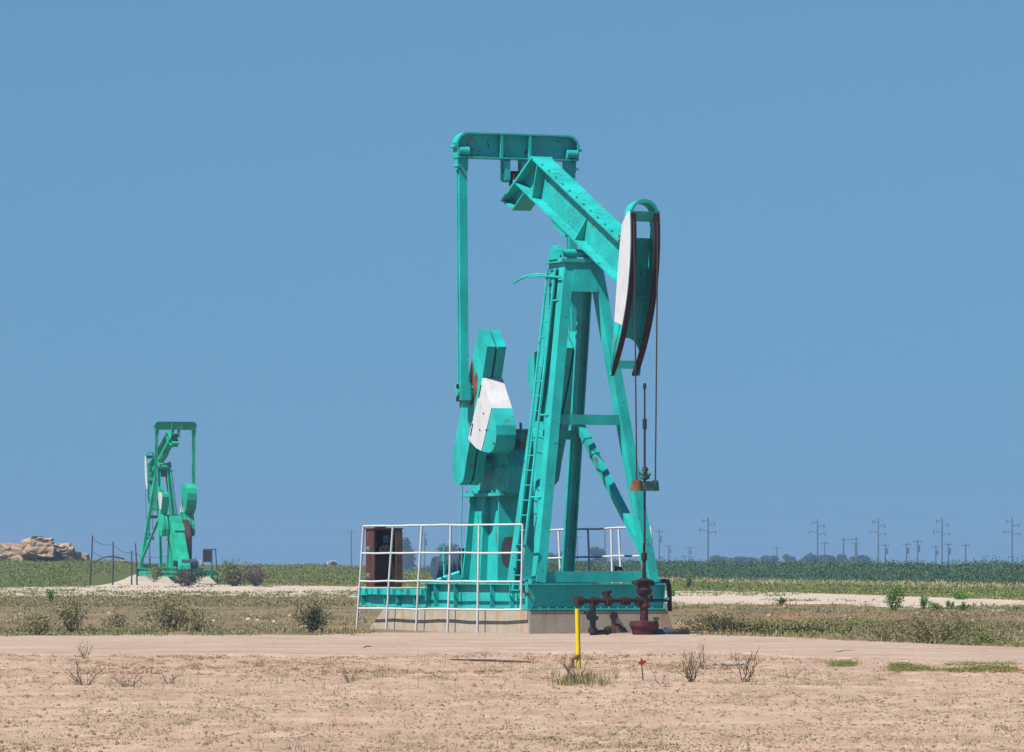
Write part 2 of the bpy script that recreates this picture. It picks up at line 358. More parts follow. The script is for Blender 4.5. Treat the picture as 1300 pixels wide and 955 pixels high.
    b.add([(VC-.03, *pt(kt, .30)), (VC-hw, *pt(kt-.02, DEP-.045)), (VC-.03, *pt(kt-.02, DEP-.045)), (VC-.03, *pt(kt+.03, .30)), (VC-hw, *pt(kt+.03, DEP-.045)), (VC-.03, *pt(kt+.03, DEP-.045))],
          [(0, 1, 2), (3, 5, 4), (0, 3, 4, 1), (1, 4, 5, 2), (2, 5, 3, 0)])
    b.build('saddle_bracket', T, root)
    b = MB(); q = pt(5.2, 0); b.box((VC-.2, q[0]-.06, q[1]-.06), (VC-.05, q[0]+.06, q[1]+.1)); b.build('lug', M['rust_orange'], root)

    # ---- horse head
    C = Vector((0, 1.62, Pv(733, 312, VC)[2])); RR = 4.10; hv = 0.265; hp = 0.335
    sRod = C.y-RR
    a0, a1 = R(7.0), R(-44.5)
    arc = [(C.y-RR*math.cos(t), C.z+RR*math.sin(t)) for t in np.linspace(a0, a1, 25)]
    back_px = [(775.5, 474), (777, 440), (780, 410), (784, 350), (787, 312), (789.5, 285), (796, 271), (800, 266.5)]
    back = [sz(x, y, VC-hp) for x, y in back_px]
    back[0] = (back[0][0]-.0, arc[-1][1])
    prof = arc+back
    white_l = 411.0
    # side plates split at the paint line
    def zline(s_): return Pv(781, 411, VC-hv)[2]+0.35*(Pv(781, 411, VC-hv)[1]-s_)*(-1)
    zl = Pv(788, 412, VC-hv)[2]
    def clip(poly, f):
        out = []
        for i in range(len(poly)):
            p, q = poly[i], poly[(i+1) % len(poly)]; fp, fq = f(p), f(q)
            if fp >= 0: out.append(p)
            if (fp >= 0) != (fq >= 0): k = fp/(fp-fq); out.append((p[0]+(q[0]-p[0])*k, p[1]+(q[1]-p[1])*k))
        return out
    fn = lambda p: (p[1]-zl)-0.22*(p[0]-back[2][0]+.3)
    hh = empty('horse_head'); hh.parent = root
    for q in (-1, 1):
        MB().prism(prof, VC+q*hp, VC+q*(hp-.02)).build('side_plate', T, hh)
        MB().prism(clip(prof, fn), VC+q*(hp+.001), VC+q*(hp+.005)).build('white_paint_patch', M['white'], hh)
    for vv in (VC-hv+.0, VC+hv+.0):                                        # rusty wire-line tracks
        b = MB(); n = len(arc)
        inner = [(C.y-(RR-.05)*math.cos(t), C.z+(RR-.05)*math.sin(t)) for t in np.linspace(R(6.5), a1, n)]
        outer = [(C.y-(RR+.012)*math.cos(t), C.z+(RR+.012)*math.sin(t)) for t in np.linspace(R(6.5), a1, n)]
        for i in range(n-1):
            b.hexa([(vv-.055, *inner[i]), (vv+.06, *inner[i]), (vv+.06, *inner[i+1]), (vv-.055, *inner[i+1])],
                   [(vv-.055, *outer[i]), (vv+.06, *outer[i]), (vv+.06, *outer[i+1]), (vv-.055, *outer[i+1])])
        b.build('wire_track', M['track'], hh)
    # back plate with arched cut-out, hood arch, tie bars
    b = MB()
    bk = [sz(x, y, VC-hp) for x, y in ((778, 428), (780, 410), (784, 350), (787, 312), (788.5, 302))]
    for p, q in zip(bk[:-1], bk[1:]):
        b.hexa([(VC-hp+.02, p[0], p[1]), (VC+hp-.02, p[0], p[1]), (VC+hp-.02, p[0]-.02, p[1]), (VC-hp+.02, p[0]-.02, p[1])],
               [(VC-hp+.02, q[0], q[1]), (VC+hp-.02, q[0], q[1]), (VC+hp-.02, q[0]-.02, q[1]), (VC-hp+.02, q[0]-.02, q[1])])
    p0 = bk[0]                                                          # arched lower end
    for k in range(12):
        t0, t1 = math.pi*k/12, math.pi*(k+1)/12
        x0_, x1_ = VC-(hp-.02)*math.cos(t0), VC-(hp-.02)*math.cos(t1); d0, d1 = 0.5*(1-math.sin(t0)), 0.5*(1-math.sin(t1))
        b.hexa([(x0_, p0[0]+.02, p0[1]), (x1_, p0[0]+.02, p0[1]), (x1_, p0[0], p0[1]), (x0_, p0[0], p0[1])],
               [(x0_, p0[0]+.04, p0[1]-d0-.01), (x1_, p0[0]+.04, p0[1]-d1-.01), (x1_, p0[0]+.02, p0[1]-d1-.01), (x0_, p0[0]+.02, p0[1]-d0-.01)])
    b.build('back_plate', T, hh); b = MB(); q0, q1 = sz(797, 281, VC-hp), sz(800, 268, VC-hp); b.hexa([(VC-hp+.02, q0[0], q0[1]), (VC+hp-.02, q0[0], q0[1]), (VC+hp-.02, q0[0]-.02, q0[1]), (VC-hp+.02, q0[0]-.02, q0[1])], [(VC-hp+.02, q1[0], q1[1]+.0), (VC+hp-.02, q1[0], q1[1]+.0), (VC+hp-.02, q1[0]-.02, q1[1]+.0), (VC-hp+.02, q1[0]-.02, q1[1]+.0)])
    b.build('back_plate', T, hh)
    b = MB(); n = 18                                                     # hood: half ring joining the two plates
    sh, zh = arc[0][0]-.0, arc[0][1]-.03
    for k in range(n):
        t0, t1 = math.pi*k/n, math.pi*(k+1)/n
        def ring(t, rv, rz): return VC-rv*math.cos(t), zh+rz*math.sin(t)
        o0, o1 = ring(t0, hp-.021, .30), ring(t1, hp-.021, .30); i0, i1 = ring(t0, hp-.08, .23), ring(t1, hp-.08, .23)
        b.hexa([(i0[0], sh, i0[1]), (i1[0], sh, i1[1]), (o1[0], sh, o1[1]), (o0[0], sh, o0[1])],
               [(i0[0], sh+.34, i0[1]-.02), (i1[0], sh+.34, i1[1]-.02), (o1[0], sh+.34, o1[1]-.02), (o0[0], sh+.34, o0[1]-.02)])
    for q in (-1, 1): b.box((VC+q*(hp-.08), sh+.0, zh-.25), (VC+q*(hp-.021), sh+.34, zh))
    b.build('hood', T, hh)
    tt = R(-41.8); q = (C.y-(RR-.14)*math.cos(tt), C.z+(RR-.14)*math.sin(tt))
    MB().box((VC-hv+.02, q[0]-.04, q[1]-.09), (VC+hv-.0, q[0]+.04, q[1]+.08)).build('cross_tie', T, hh)
    for yy in (302, 322, 375):
        q = sz(803, yy, VC); MB().box((VC-hp+.02, q[0]-.02, q[1]-.05), (VC+hp-.02, q[0]+.2, q[1])).build('cross_tie', T, hh)

    # ---- bridle, carrier bar, rod
    zcar = Pv(818, 616, VC)[2]
    for vv in (VC-hv, VC+hv):
        t = np.linspace(R(3), 0, 5)
        pts = [(vv, C.y-(RR+.03)*math.cos(a), C.z+(RR+.03)*math.sin(a)) for a in np.linspace(R(4), 0, 5)]
        pts.append((VC+(vv-VC)*.80, C.y-RR-.03, zcar+.05))
        MB().tube(pts, 0.017, 6).build('bridle_cable', M['cable'], root)
    b = MB(); sr = C.y-RR-.03
    b.box((VC-.12, sr-.1, zcar-.12), (VC+.20, sr+.1, zcar+.08)); b.build('carrier_bar', plain_clamp, root, bevel=.015)
    MB().tube([(VC-hv*.8, sr, zcar-.12), (VC-hv*.8, sr, zcar+.1)], [.14, .10], 14).build('cable_socket', M['rust_orange'], root)
    MB().tube([(VC+hv*.8, sr, zcar-.12), (VC+hv*.8, sr, zcar+.1)], [.09, .06], 12).build('cable_socket', plain_clamp, root)
    b = MB(); b.cyl((VC-.03, sr, zcar+.1), (VC-.03, sr, zcar+.38), .055, 10)
    for dz, dx in ((.14, .1), (.22, -.09), (.3, .07)): b.cyl((VC-.03-dx, sr-.09, zcar+dz), (VC-.03+dx, sr+.05, zcar+dz+.02), .04, 8)
    b.build('rod_clamp', plain_clamp, root)
    b = MB(); ztop = Pv(817, 487, VC)[2]
    b.cyl((VC-.03, sr, 1.9), (VC-.03, sr, Pv(817, 540, VC)[2]), .024, 8)
    b.cyl((VC-.03, sr, Pv(817, 540, VC)[2]), (VC-.03, sr, ztop), .018, 8); b.cyl((VC-.03, sr, ztop-.12), (VC-.03, sr, ztop), .035, 8)
    b.cyl((VC-.03, sr, Pv(817, 545, VC)[2]), (VC-.03, sr, Pv(817, 532, VC)[2]), .045, 8)
    b.build('polished_rod', M['dark'], root)

    # ---- equalizer
    SE = Pv(655, 190, VC)[1]
    e0, e1 = Ps(577, 186, SE)[0], Ps(732, 186, SE)[0]; zt_, zb_ = Ps(655, 170.5, SE)[2], Ps(655, 203, SE)[2]
    def capprof(d):   # outline with rounded upper corners (v, z)
        r = .26; out = [(e0+d+.02, zb_+d), (e1-d-.02, zb_+d)]
        for t in np.linspace(0, math.pi/2, 7): out.append((e1-d-r+r*math.cos(t), zt_-d-r+r*math.sin(t)))
        for t in np.linspace(math.pi/2, math.pi, 7): out.append((e0+d+r+r*math.cos(t), zt_-d-r+r*math.sin(t)))
        return out
    b = MB(); po, pi_ = capprof(0), capprof(.035); n = len(po); w = .17
    for i in range(n):
        j = (i+1) % n
        b.hexa([(po[i][0], SE-w, po[i][1]), (po[j][0], SE-w, po[j][1]), (pi_[j][0], SE-w, pi_[j][1]), (pi_[i][0], SE-w, pi_[i][1])],
               [(po[i][0], SE+w, po[i][1]), (po[j][0], SE+w, po[j][1]), (pi_[j][0], SE+w, pi_[j][1]), (pi_[i][0], SE+w, pi_[i][1])])
    b.prism_y(pi_, SE-.015, SE+.015)
    for px_ in (637.5, 673.5):
        vv = Ps(px_, 186, SE-w)[0]; b.box((vv-.03, SE-w+.004, zb_+.036), (vv+.03, SE+w-.004, zt_-.036))
    for k in range(8): b.cyl((e0+.3+k*.3, SE-w-.01, zb_+.017), (e0+.3+k*.3, SE-w+.01, zb_+.017), .02, 6)
    b.build('equalizer', M['teal_worn'], root)
    for px_, yb in ((642, 229), (664, 224)):
        b = MB()
        vv = Ps(px_, 186, SE)[0]; z_ = Ps(px_, yb, SE)[2]
        for ds in (-.13, .09): b.prism([(SE+ds, zb_+.0), (SE+ds+.05, zb_), (SE+ds+.05, z_), (SE+ds, z_)], vv-.07, vv+.06)
        b.box((vv-.07, SE-.13, zb_-.05), (vv+.06, SE+.14, zb_-.001))
        b.cyl((vv-.07, SE, z_+.06), (vv+.06, SE, z_+.06), .11, 12)
        b.build('equalizer_bracket', T, root)
    zq = Ps(652, 224, SE)[2]
    b = MB(); b.cyl((VC-.20, SE, zq), (VC+.25, SE, zq), .12, 16); b.box((VC-.12, SE-.2, zq-.22), (VC+.2, SE+.12, zq+.05))
    b.build('equalizer_bearing', M['rust'], root, bevel=.01)

    # ---- cranks, pitmans, weights
    vN0 = 0.46                                   # outer face of near crank
    def PV(l): return [sz(x, y, vN0) for x, y in l]
    crank = PV([(608, 419), (610, 419), (618.5, 440), (612.5, 480), (604, 525), (597, 558), (592, 585), (590, 600), (588, 610), (583, 616), (578, 614), (575, 604), (574, 590), (575.5, 572), (580, 545), (589, 505), (598, 462), (603, 440)])
    wt = PV([(613, 480), (618, 497), (623, 512), (627, 527), (629.5, 540), (630, 552), (629, 563), (626, 571), (621, 575), (613, 573.5), (605, 569), (598.5, 562), (595, 557), (598, 543), (605, 515)])
    pin = Pv(590.5, 498, 0.3); shaft = (5.15, sz(588, 588, vN0)[1])
    vs = [(vN0, 1), (2*VC-vN0, -1)]
    TH = .20
    cx_ = sum(p[0] for p in crank)/len(crank)
    for v0, sg in vs:
        b = MB()
        for o_ in (0, .25): b.prism(crank, v0+sg*o_, v0+sg*(o_+TH))
        # spacer blocks
        for f_ in (.12, .5, .9):
            i = crank[0]; z_ = crank[0][1]+(crank[9][1]-crank[0][1])*f_; s_ = crank[0][0]+(crank[9][0]-crank[0][0])*f_
            b.box((v0+sg*TH, s_-.15, z_-.1), (v0+sg*.25, s_+.15, z_+.1))
        ck = b.build('crank', T, root)
        b = MB(); b.prism([(s_-.012, z_) for s_, z_ in PV([(600, 459), (602, 470), (601, 480), (605, 472), (606.5, 480), (605, 500), (602, 512), (596, 516), (597, 500), (598.5, 480)])], v0-sg*.006, v0+sg*.02)
        b.build('pin_slot', M['rust_orange'], ck)
        # bolt-on weight on the leading edge, painted white in part
        pl = PV([(611, 575), (624.5, 518)])
        la, lb = pl
        side = lambda p: (lb[0]-la[0])*(p[1]-la[1])-(lb[1]-la[1])*(p[0]-la[0])
        sgn = 1 if side(wt[0]) > 0 else -1
        zcut = lb[1]
        upper = clip(wt, lambda p: p[1]-zcut)
        lowerp = clip(wt, lambda p: zcut-p[1])
        lw = clip(lowerp, lambda p: sgn*side(p)); lt = clip(lowerp, lambda p: -sgn*side(p))
        w0, w1 = v0-sg*.01, v0+sg*.47
        cw = empty('counterweight'); cw.parent = root
        if sg < 0:
            rw = PV([(604, 450), (597, 445), (588, 443), (580, 447), (575, 455), (573.5, 465), (574.5, 480), (577, 497), (580, 512), (585, 530), (589, 505), (598, 462)])
            MB().prism(rw, w0, w1).build('weight_casting', T, cw); MB().prism(clip(rw, lambda p: p[1]-rw[8][1]), w0-.001, w0+.006).build('painted_face', M['white'], cw)
        else:
            MB().prism(upper, w0, w1).build('weight_casting', M['white'], cw)
            MB().prism(lowerp, w0+sg*.012, w1-sg*.002).build('weight_casting', T, cw)
            MB().prism(lw, w0, w0+sg*.011).build('painted_face', M['white'], cw)
            for x, y in ((614.5, 525), (618, 546), (627.5, 563), (610, 546)):
                p = sz(x, y, vN0); MB().cyl((w0-sg*.012, *p), (w0+sg*.02, *p), .022, 8).build('bolt', M['dark'], cw)
            for q in (((611.5, 489), (608.5, 505)), ((601, 538), (598, 553))):
                p, r_ = sz(*q[0], vN0), sz(*q[1], vN0); MB().bar((w0-sg*.004, *p), (w0-sg*.004, *r_), .012, .04, (1, 0, 0)).build('slot', M['dark'], cw)
        # pitman
        pv = v0-sg*.20
        pbot = Vector((pv, pin[1], pin[2]+.15)); ptop = Vector((e0+.17 if sg > 0 else e1-.17, SE, zb_+.02))
        b = MB(); b.ibeam(ptop, pbot, .19, .17, (0, 1, 0), .015, .12)
        b.build('pitman_arm', T, root)
        b = MB(); b.cyl((pv-.13*sg, pin[1], pin[2]), (v0+.1*sg, pin[1], pin[2]), .15, 16); b.box((pv-.13, pin[1]-.17, pin[2]-.2), (pv+.13, pin[1]+.17, pin[2]+.2))
        b.build('crank_pin_bearing', T, root, bevel=.02)
        for zz, rr_, ma_ in ((-.15, .06, 'dark'), (.13, .05, 'dark'), (-.02, .09, 'teal_rusty')): MB().cyl((pv-.17*sg, pin[1]-.03, pin[2]+zz), (pv-.12*sg, pin[1]-.03, pin[2]+zz), rr_, 10).build('pin_nut', M[ma_], root)
        MB().box((pv-.07, pin[1]-.08, pin[2]-.34), (pv+.08, pin[1]+.06, pin[2]-.2)).build('bearing_foot', M['teal_rusty'], root)
        b = MB(); q = ptop+Vector((0, 0, .1))
        b.cyl(q+Vector((-.12, -.10, .03)), q+Vector((.12, -.10, .03)), .10, 14); b.cyl(q+Vector((-.2*sg, 0, .10)), q+Vector((.05, 0, .10)), .045, 10)
        b.prism([(SE-.12, q.z+.05), (SE+.12, q.z+.05), (SE+.08, q.z-.38), (SE-.08, q.z-.38)], q.x-.13, q.x-.09); b.prism([(SE-.12, q.z+.05), (SE+.12, q.z+.05), (SE+.08, q.z-.38), (SE-.08, q.z-.38)], q.x+.08, q.x+.12)
        for dx, dz in ((-.2, .12), (-.15, .2), (-.12, -.3)): b.cyl((q.x+dx*sg, SE-.16, q.z+dz), (q.x+dx*sg, SE+.1, q.z+dz+.02), .035, 8)
        b.build('wrist_bearing', T, root)
    # ---- reducer on its pedestal
    zg0, zg1 = Pv(640, 627, 1.1)[2], 4.35
    b = MB()
    b.prism([(4.05, zg0), (6.35, zg0), (6.4, zg0+.5), (6.1, zg1-.35), (5.6, zg1-.05), (4.9, zg1-.0), (4.2, zg1-.35), (3.95, zg0+.6)], 1.16, 2.04)
    b.box((1.02, 4.2, zg0-.05), (2.12, 6.6, zg0+.03)); b.cyl((.5, shaft[0], shaft[1]), (2.7, shaft[0], shaft[1]), .17, 20)
    for q in (4.35, 4.75, 5.15, 5.55, 5.95, 6.3):
        b.cyl((1.06, q, zg0+.03), (1.06, q, zg0+.09), .03, 6); b.cyl((1.15, q, zg0+.62), (1.10, q, zg0+.62), .03, 6)
    b.box((1.13, 4.05, zg0+.55), (2.07, 6.42, zg0+.59))
    b.build('gearbox', M['teal_grease'], root, bevel=.01)
    b = MB(); p = Pv(659, 560, 1.5); b.box((1.5, 4.2, zg1-.35), (1.95, 4.8, zg1+.08)); b.build('gearbox_cover', M['teal_rusty'], root, bevel=.02)
    b = MB(); b.box((1.48, 4.16, zg1+.081), (1.97, 4.84, zg1+.12)); b.cyl((1.55, 4.3, zg1+.12), (1.55, 4.3, zg1+.26), .03); b.build('breather', M['teal'], root)
    b = MB(); zp = GZ+.016                                                # tapering ribbed pedestal
    sr_, sf = 6.45, 4.65; sr2, sf2 = 6.2, 4.7
    zt2 = zg0-.051
    def quad(v, w0_, w1_): return v
    b.hexa([(1.2, sf-.25, zp), (2.0, sf-.25, zp), (2.0, sr_+.15, zp), (1.2, sr_+.15, zp)], [(1.25, sf2-.2, zt2), (1.95, sf2-.2, zt2), (1.95, sr2+.1, zt2), (1.25, sr2+.1, zt2)])
    for k in (0, .5, 1):                                                 # standing ribs on both flanks
        s0, s1 = sf-.22+(sr_+.1-(sf-.22))*k, sf2-.17+(sr2+.05-(sf2-.17))*k
        for q in (-1, 1):
            va, vb = (VC+q*.40, VC+q*.56), (VC+q*.35, VC+q*.48)
            b.hexa([(va[0], s0-.03, zp), (va[1], s0-.03, zp), (va[1], s0+.03, zp), (va[0], s0+.03, zp)], [(vb[0], s1-.03, zt2), (vb[1], s1-.03, zt2), (vb[1], s1+.03, zt2), (vb[0], s1+.03, zt2)])
    b.build('pedestal', M['teal_grease'], root)
    b = MB(); b.cyl((1.0, 3.75, 1.75), (1.14, 3.75, 1.75), .34, 28); b.build('brake_drum', M['dark'], root)
    # ---- prime mover
    mo = empty('motor'); mo.parent = root
    pm = Pv(555, 729, 1.5); smx = 7.6
    b = MB(); z_ = 1.40
    b.cyl((.95, smx, z_), (1.95, smx, z_), .30, 24); 
    for k in range(8): b.cyl((1.0+k*.11, smx, z_), (1.03+k*.11, smx, z_), .32, 24)
    b.cyl((.78, smx, z_), (.95, smx, z_), .25, 20)
    b.build('motor_housing', M['motor'], mo)
    MB().box((1.1, smx-.3, .935), (1.9, smx+.3, 1.11)).build('motor_mount', M['dark'], mo)
    b = MB(); b.box((1.3, smx-.45, z_+.2), (1.7, smx-.2, z_+.45)); b.build('terminal_box', M['dark'], mo)
    b = MB(); b.cyl((2.1, smx, z_), (2.45, smx, z_), .2, 18); b.cyl((1.9, smx, z_), (2.1, smx, z_), .05); b.build('sheave', M['dark'], mo)
    b = MB(); b.box((.6, 6.9, .94), (1.3, 7.3, 1.12)); b.box((.7, 6.5, 1.09), (1.0, 6.8, 1.25)); b.cyl((.75, 6.9, 1.1), (.75, 6.9, 1.9), .022, 8); b.cyl((.75, 6.9, 1.55), (.75, 6.9, 1.75), .04, 8); b.cyl((.5, 6.7, 1.12), (1.0, 6.6, 1.3), .05, 8)
    b.build('brake_lever', T, root)
    # ---- ladder up the near side of the post
    b = MB()
    LT = [(Pv(695.5, 342, 1.12), Pv(701, 338, 1.12)), (Pv(650, 757, -.03), Pv(660, 756, -.03))]
    a, c = Vector(LT[0][0]), Vector(LT[1][0]); a2, c2 = Vector(LT[0][1]), Vector(LT[1][1])
    a2.y = a.y-.42; c2.y = c.y-.42; a2.z = a.z; c2.z = c.z
    b.bar(a, c, .035, .075, (1, 0, 0)); b.bar(a2, c2, .035, .075, (1, 0, 0)); b.build('ladder_rail', T, root)
    b = MB(); n = 22
    for k in range(n): t = (k+.6)/n; MB().cyl(a+(c-a)*t, a2+(c2-a2)*t, .013, 6).build('ladder_rung', T, root)
    for t in (.1, .45, .7): p = a2+(c2-a2)*t; q = lerp(FLt, FLf, p.z); MB().cyl(p, (q.x-.1, q.y, q.z), .022, 6).build('ladder_bracket', T, root)
    b = MB(); pts = [Pv(x, y, 1.15) for x, y in ((653, 359), (658, 355.5), (665, 352), (673, 349.5), (682, 348.5), (690, 349), (700, 350), (712, 353))]
    b.tube(pts, .028, 6); b.tube([Pv(x, y, 1.05) for x, y in ((672, 352), (684, 350.5), (697, 351), (711, 352))], .022, 6); b.build('grab_rail', T, root)
    b = MB(); p = lerp(FLt, FLf, 1.6)
    pts = [Pv(x, y, .1) for x, y in ((668, 735), (662, 742), (655, 748))]; b.tube(pts, .02, 6); b.build('grease_line', T, root)
    b = MB(); b.tube([Pv(587, 617, .8), Pv(585.5, 680, .8), Pv(586.5, 735, .8)], .014, 6); b.build('grease_line', M['teal'], root)
    b = MB(); b.box((VC-1.1, .6, GZ+.02), (VC+.3, 1.6, GZ+.10)); b.build('tool_plate', T, root)
    return root

plain_clamp = paint('worn_clamp_paint', (0.03, 0.2, 0.16), rust=0.5, chips=0.5)
M['teal_rusty'] = paint('rust_flaked_teal', TEAL, rust=0.48, chips=0.55)
jack = build_jack()
tag(jack, 'large turquoise pumpjack with white-painted horse head side on the long plinth in the middle', 'pumpjack', 'turquoise oilfield pumpjacks')

def concrete_base(name='concrete_plinth'):
    b = MB()
    w = 3.33; l0, l1 = -0.0, 9.3
    b.hexa([(0, 0, -.3), (w+.12, 0, -.3), (w+.12, l1+1.0, -.3), (0, l1+1.0, -.3)], [(0.0, .02, .52), (w-.13, .02, .52), (w-.13, l1-.55, .52), (0.0, l1-.55, .52)])
    return b
cb = concrete_base().build('concrete_plinth', M['concrete'], bevel=.02); frame(cb)
tag(cb, 'long low grey concrete plinth with rust streaks under the big pumpjack', 'concrete base', 'concrete pumpjack plinths')

# ------------------------------------------------------------------ railings
def rail_tube(b, p, q, r=.022):
    p, q = Vector(p), Vector(q); n = max(2, int((q-p).length/.9)); pts = []
    for k in range(n+1):
        j = Vector((random.uniform(-1, 1), 0, random.uniform(-1, 1)))*(.012 if 0 < k < n else 0); pts.append(p+(q-p)*k/n+j)
    b.tube(pts, r, 14)
rl = frame(empty('safety_railing'))
tag(rl, 'white pipe railing with four horizontal rails in front of the big pumpjack, reaching the ground', 'railing')
VR = -.19
postpx = [((461.5, 668), (452.5, 803)), ((499, 668), (490, 803.5)), ((535.5, 668), (528, 805)), ((572.3, 667.5), (567.7, 805.5)), ((608.3, 667), (606, 807))]
for t, f in postpx:
    b = MB(); pt_, pf = Pv(*t, VR), Pv(*f, VR); rail_tube(b, pt_, (pf[0], pf[1], -.1), .027); b.build('post', M['rail_white'], rl)
b = MB(); VE = -.17; rail_tube(b, Pv(663.5, 666.5, VE), Pv(661.5, 774, VE), .024); b.build('post', M['rail_white'], rl)
for yl, ym, yr in ((668, 666.5, 666), (702.5, 702.5, 702), (738, 738.5, 738.5), (772.5, 774, 774)):
    k = (yl-668)/(803-668); xl = 461.5+(452.5-461.5)*k; xm = 608.3-2.3*k
    b = MB(); rail_tube(b, Pv(xl, yl, VR), Pv(xm, ym, VR)); rail_tube(b, Pv(xm, ym, VR), Pv(663.3-1.5*k, yr, VE)); b.build('rail', M['rail_white'], rl)
rl2 = frame(empty('safety_railing'))
tag(rl2, 'white pipe railing of two rails seen between the legs of the big pumpjack', 'railing')
VF = 3.55
for t, f in (((709, 672.5), (715, 735)), ((746.5, 672.5), (752, 742)), ((776, 672), (779, 742)), ((785.3, 672.5), (791, 742)), ((826.5, 669.5), (831, 742))):
    b = MB(); pt_, pf = Pv(*t, VF), Pv(*f, VF); rail_tube(b, pt_, (pf[0], pf[1], .05), .026); b.build('post', M['rail_white'], rl2)
for xl, yl, xr, yr in ((672, 674, 826.5, 669.5), (672, 709, 829, 705.5)):
    b = MB(); rail_tube(b, Pv(xl, yl, VF), Pv(xr, yr, VF)); b.build('rail', M['rail_white'], rl2)

# ------------------------------------------------------------------ control cabinet on the skid tail
ct = frame(empty('control_cabinet'))
tag(ct, 'tall rusty brown electrical cabinet with open door on the rear end of the skid', 'cabinet')
SCb = Pv(475, 750, .55)[1]
v0c, v1c = .55, Ps(510, 700, SCb)[0]; zc0, zc1 = .96, Ps(490, 672, SCb)[2]
b = MB(); dpt = .55
b.box((v0c, SCb+dpt-.03, zc0), (v1c, SCb+dpt, zc1)); b.box((v0c, SCb, zc0), (v0c+.03, SCb+dpt-.03, zc1)); b.box((v1c-.03, SCb, zc0), (v1c, SCb+dpt-.03, zc1))
b.box((v0c+.03, SCb, zc0), (v1c-.03, SCb+dpt-.03, zc0+.03)); b.box((v0c+.03, SCb+.0, zc1-.03), (v1c-.03, SCb+dpt-.03, zc1))
b.box((v0c-.03, SCb-.03, zc1), (v1c+.03, SCb+dpt+.03, zc1+.03)); b.box((v0c+.15, SCb+.1, zc1+.03), (v1c-.35, SCb+.4, zc1+.09))
b.box((v0c+.03, SCb+.12, zc0+.03), (v1c-.03, SCb+.15, zc1-.62)); b.build('cabinet_body', M['cabinet'], ct)
b = MB(); b.box((v1c-.16, SCb-.05, zc0+.02), (v1c+.0, SCb-.004, zc1-.03)); b.build('door_edge', plain('olive_brown_door', (.10, .06, .03), .8, .5, 5), ct)
zm = Ps(490, 696, SCb)[2]
b = MB(); b.box((v0c+.33, SCb+.3, zm+.12), (v0c+.48, SCb+.36, zm+.30)); b.build('gauge_panel', M['grey'], ct)
b = MB()
for k in range(5):
    b.cyl((v0c+.22+k*.07, SCb+.25, zm-.03+.03*(k % 2)), (v0c+.26+k*.07, SCb+.2, zm+.04+.02*(k % 3)), .035, 8)
b.box((v0c+.2, SCb+.2, zm-.09), (v0c+.55, SCb+.35, zm-.05)); b.build('switchgear', M['grey'], ct)
for yy in (697, 731): p = Pv(469.5, yy, v0c); b = MB(); b.box((v0c-.05, p[1]-.06, p[2]-.06), (v0c, p[1]+.06, p[2]+.06)); b.cyl((v0c-.08, p[1], p[2]), (v0c-.05, p[1], p[2]), .03); b.build('hasp', M['grey'], ct)

# ------------------------------------------------------------------ wellhead in front of the unit
wh = frame(empty('wellhead')); tag(wh, 'rusty red-brown wellhead with side flow pipe under the horse head', 'wellhead')
sw = -2.48; vw = VC-.03
def zy(y): return Ps(816, y, sw)[2]
def lathe(b, prof, v, s, n=18): b.tube([(v, s, z) for z, r in prof], [r for z, r in prof], n)
b = MB(); lathe(b, [(zy(806), .24), (zy(800), .26), (zy(795), .31), (zy(789), .30), (zy(788), .1)], vw, sw); b.build('casing_bowl', M['redpipe'], wh)
b = MB(); lathe(b, [(zy(790), .085), (zy(772), .085), (zy(771), .12), (zy(768), .12), (zy(767), .1), (zy(759), .11), (zy(758), .075), (zy(755), .08)], vw, sw); b.build('tubing_head', M['redpipe'], wh)
b = MB(); lathe(b, [(zy(756), .1), (zy(753), .15), (zy(749), .17), (zy(746), .12), (zy(742), .15), (zy(740), .17), (zy(737), .19), (zy(735.5), .12), (zy(734), .08)], vw, sw); 
for dx in (-.17, .17): b.cyl((vw+dx, sw-.08, zy(742)), (vw+dx*1.3, sw+.08, zy(739)), .04, 8)
b.build('stuffing_box', M['rust'], wh)
b = MB(); lathe(b, [(zy(735), .04), (zy(712), .04), (zy(711), .06), (zy(702), .06), (zy(701), .028), (zy(690), .028)], vw, sw, 12); b.build('rod_gland', M['rust'], wh)
b = MB(); zf = zy(763)
xL = Ps(731, 763, sw)[0]; b.cyl((xL, sw, zf-.0), (vw-.08, sw, zf+.02), .05, 12)
for px_, w_, r_ in ((731, .1, .11), (736, .08, .09), (751, .13, .1), (769, .12, .11), (789, .04, .09), (793, .04, .09), (797, .04, .085), (808, .1, .1)):
    v_ = Ps(px_, 763, sw)[0]; b.cyl((v_, sw, zf), (v_+w_, sw, zf), r_, 12)
v_ = Ps(770, 763, sw)[0]; b.cyl((v_, sw, zf), (v_, sw, zf+.18), .07, 10); b.cyl((v_-.1, sw, zf+.17), (v_+.1, sw, zf+.2), .03, 8)
b.build('flow_pipe', M['rust'], wh)
b = MB(); v_ = Ps(838, 763, sw)[0]; b.cyl((vw+.08, sw, zf), (Ps(847, 762, sw)[0], sw, zf+.01), .035, 10); v2 = Ps(827, 757, sw)[0]; b.cyl((v2, sw, zf), (v2, sw, zf+.14), .03); b.build('bleed_pipe', M['dark'], wh)
b = MB(); b.cyl((v2, sw-.03, zf+.17), (v2, sw+.03, zf+.17), .06, 14); b.build('pressure_gauge', M['grey'], wh); b = MB(); b.cyl((Ps(847, 759, sw)[0], sw-.03, zf+.05), (Ps(847, 759, sw)[0], sw+.03, zf+.05), .04, 12); b.build('pressure_gauge', M['grey'], wh)
b = MB(); vp = Ps(752.5, 763, sw)[0]; b.cyl((vp, sw, zf), (vp, sw, -.05), .065, 12); b.cyl((vp, sw, zy(787)), (vp, sw, zy(782)), .12, 12); b.cyl((vp, sw, zy(803)), (vp, sw, zy(797)), .1, 12)
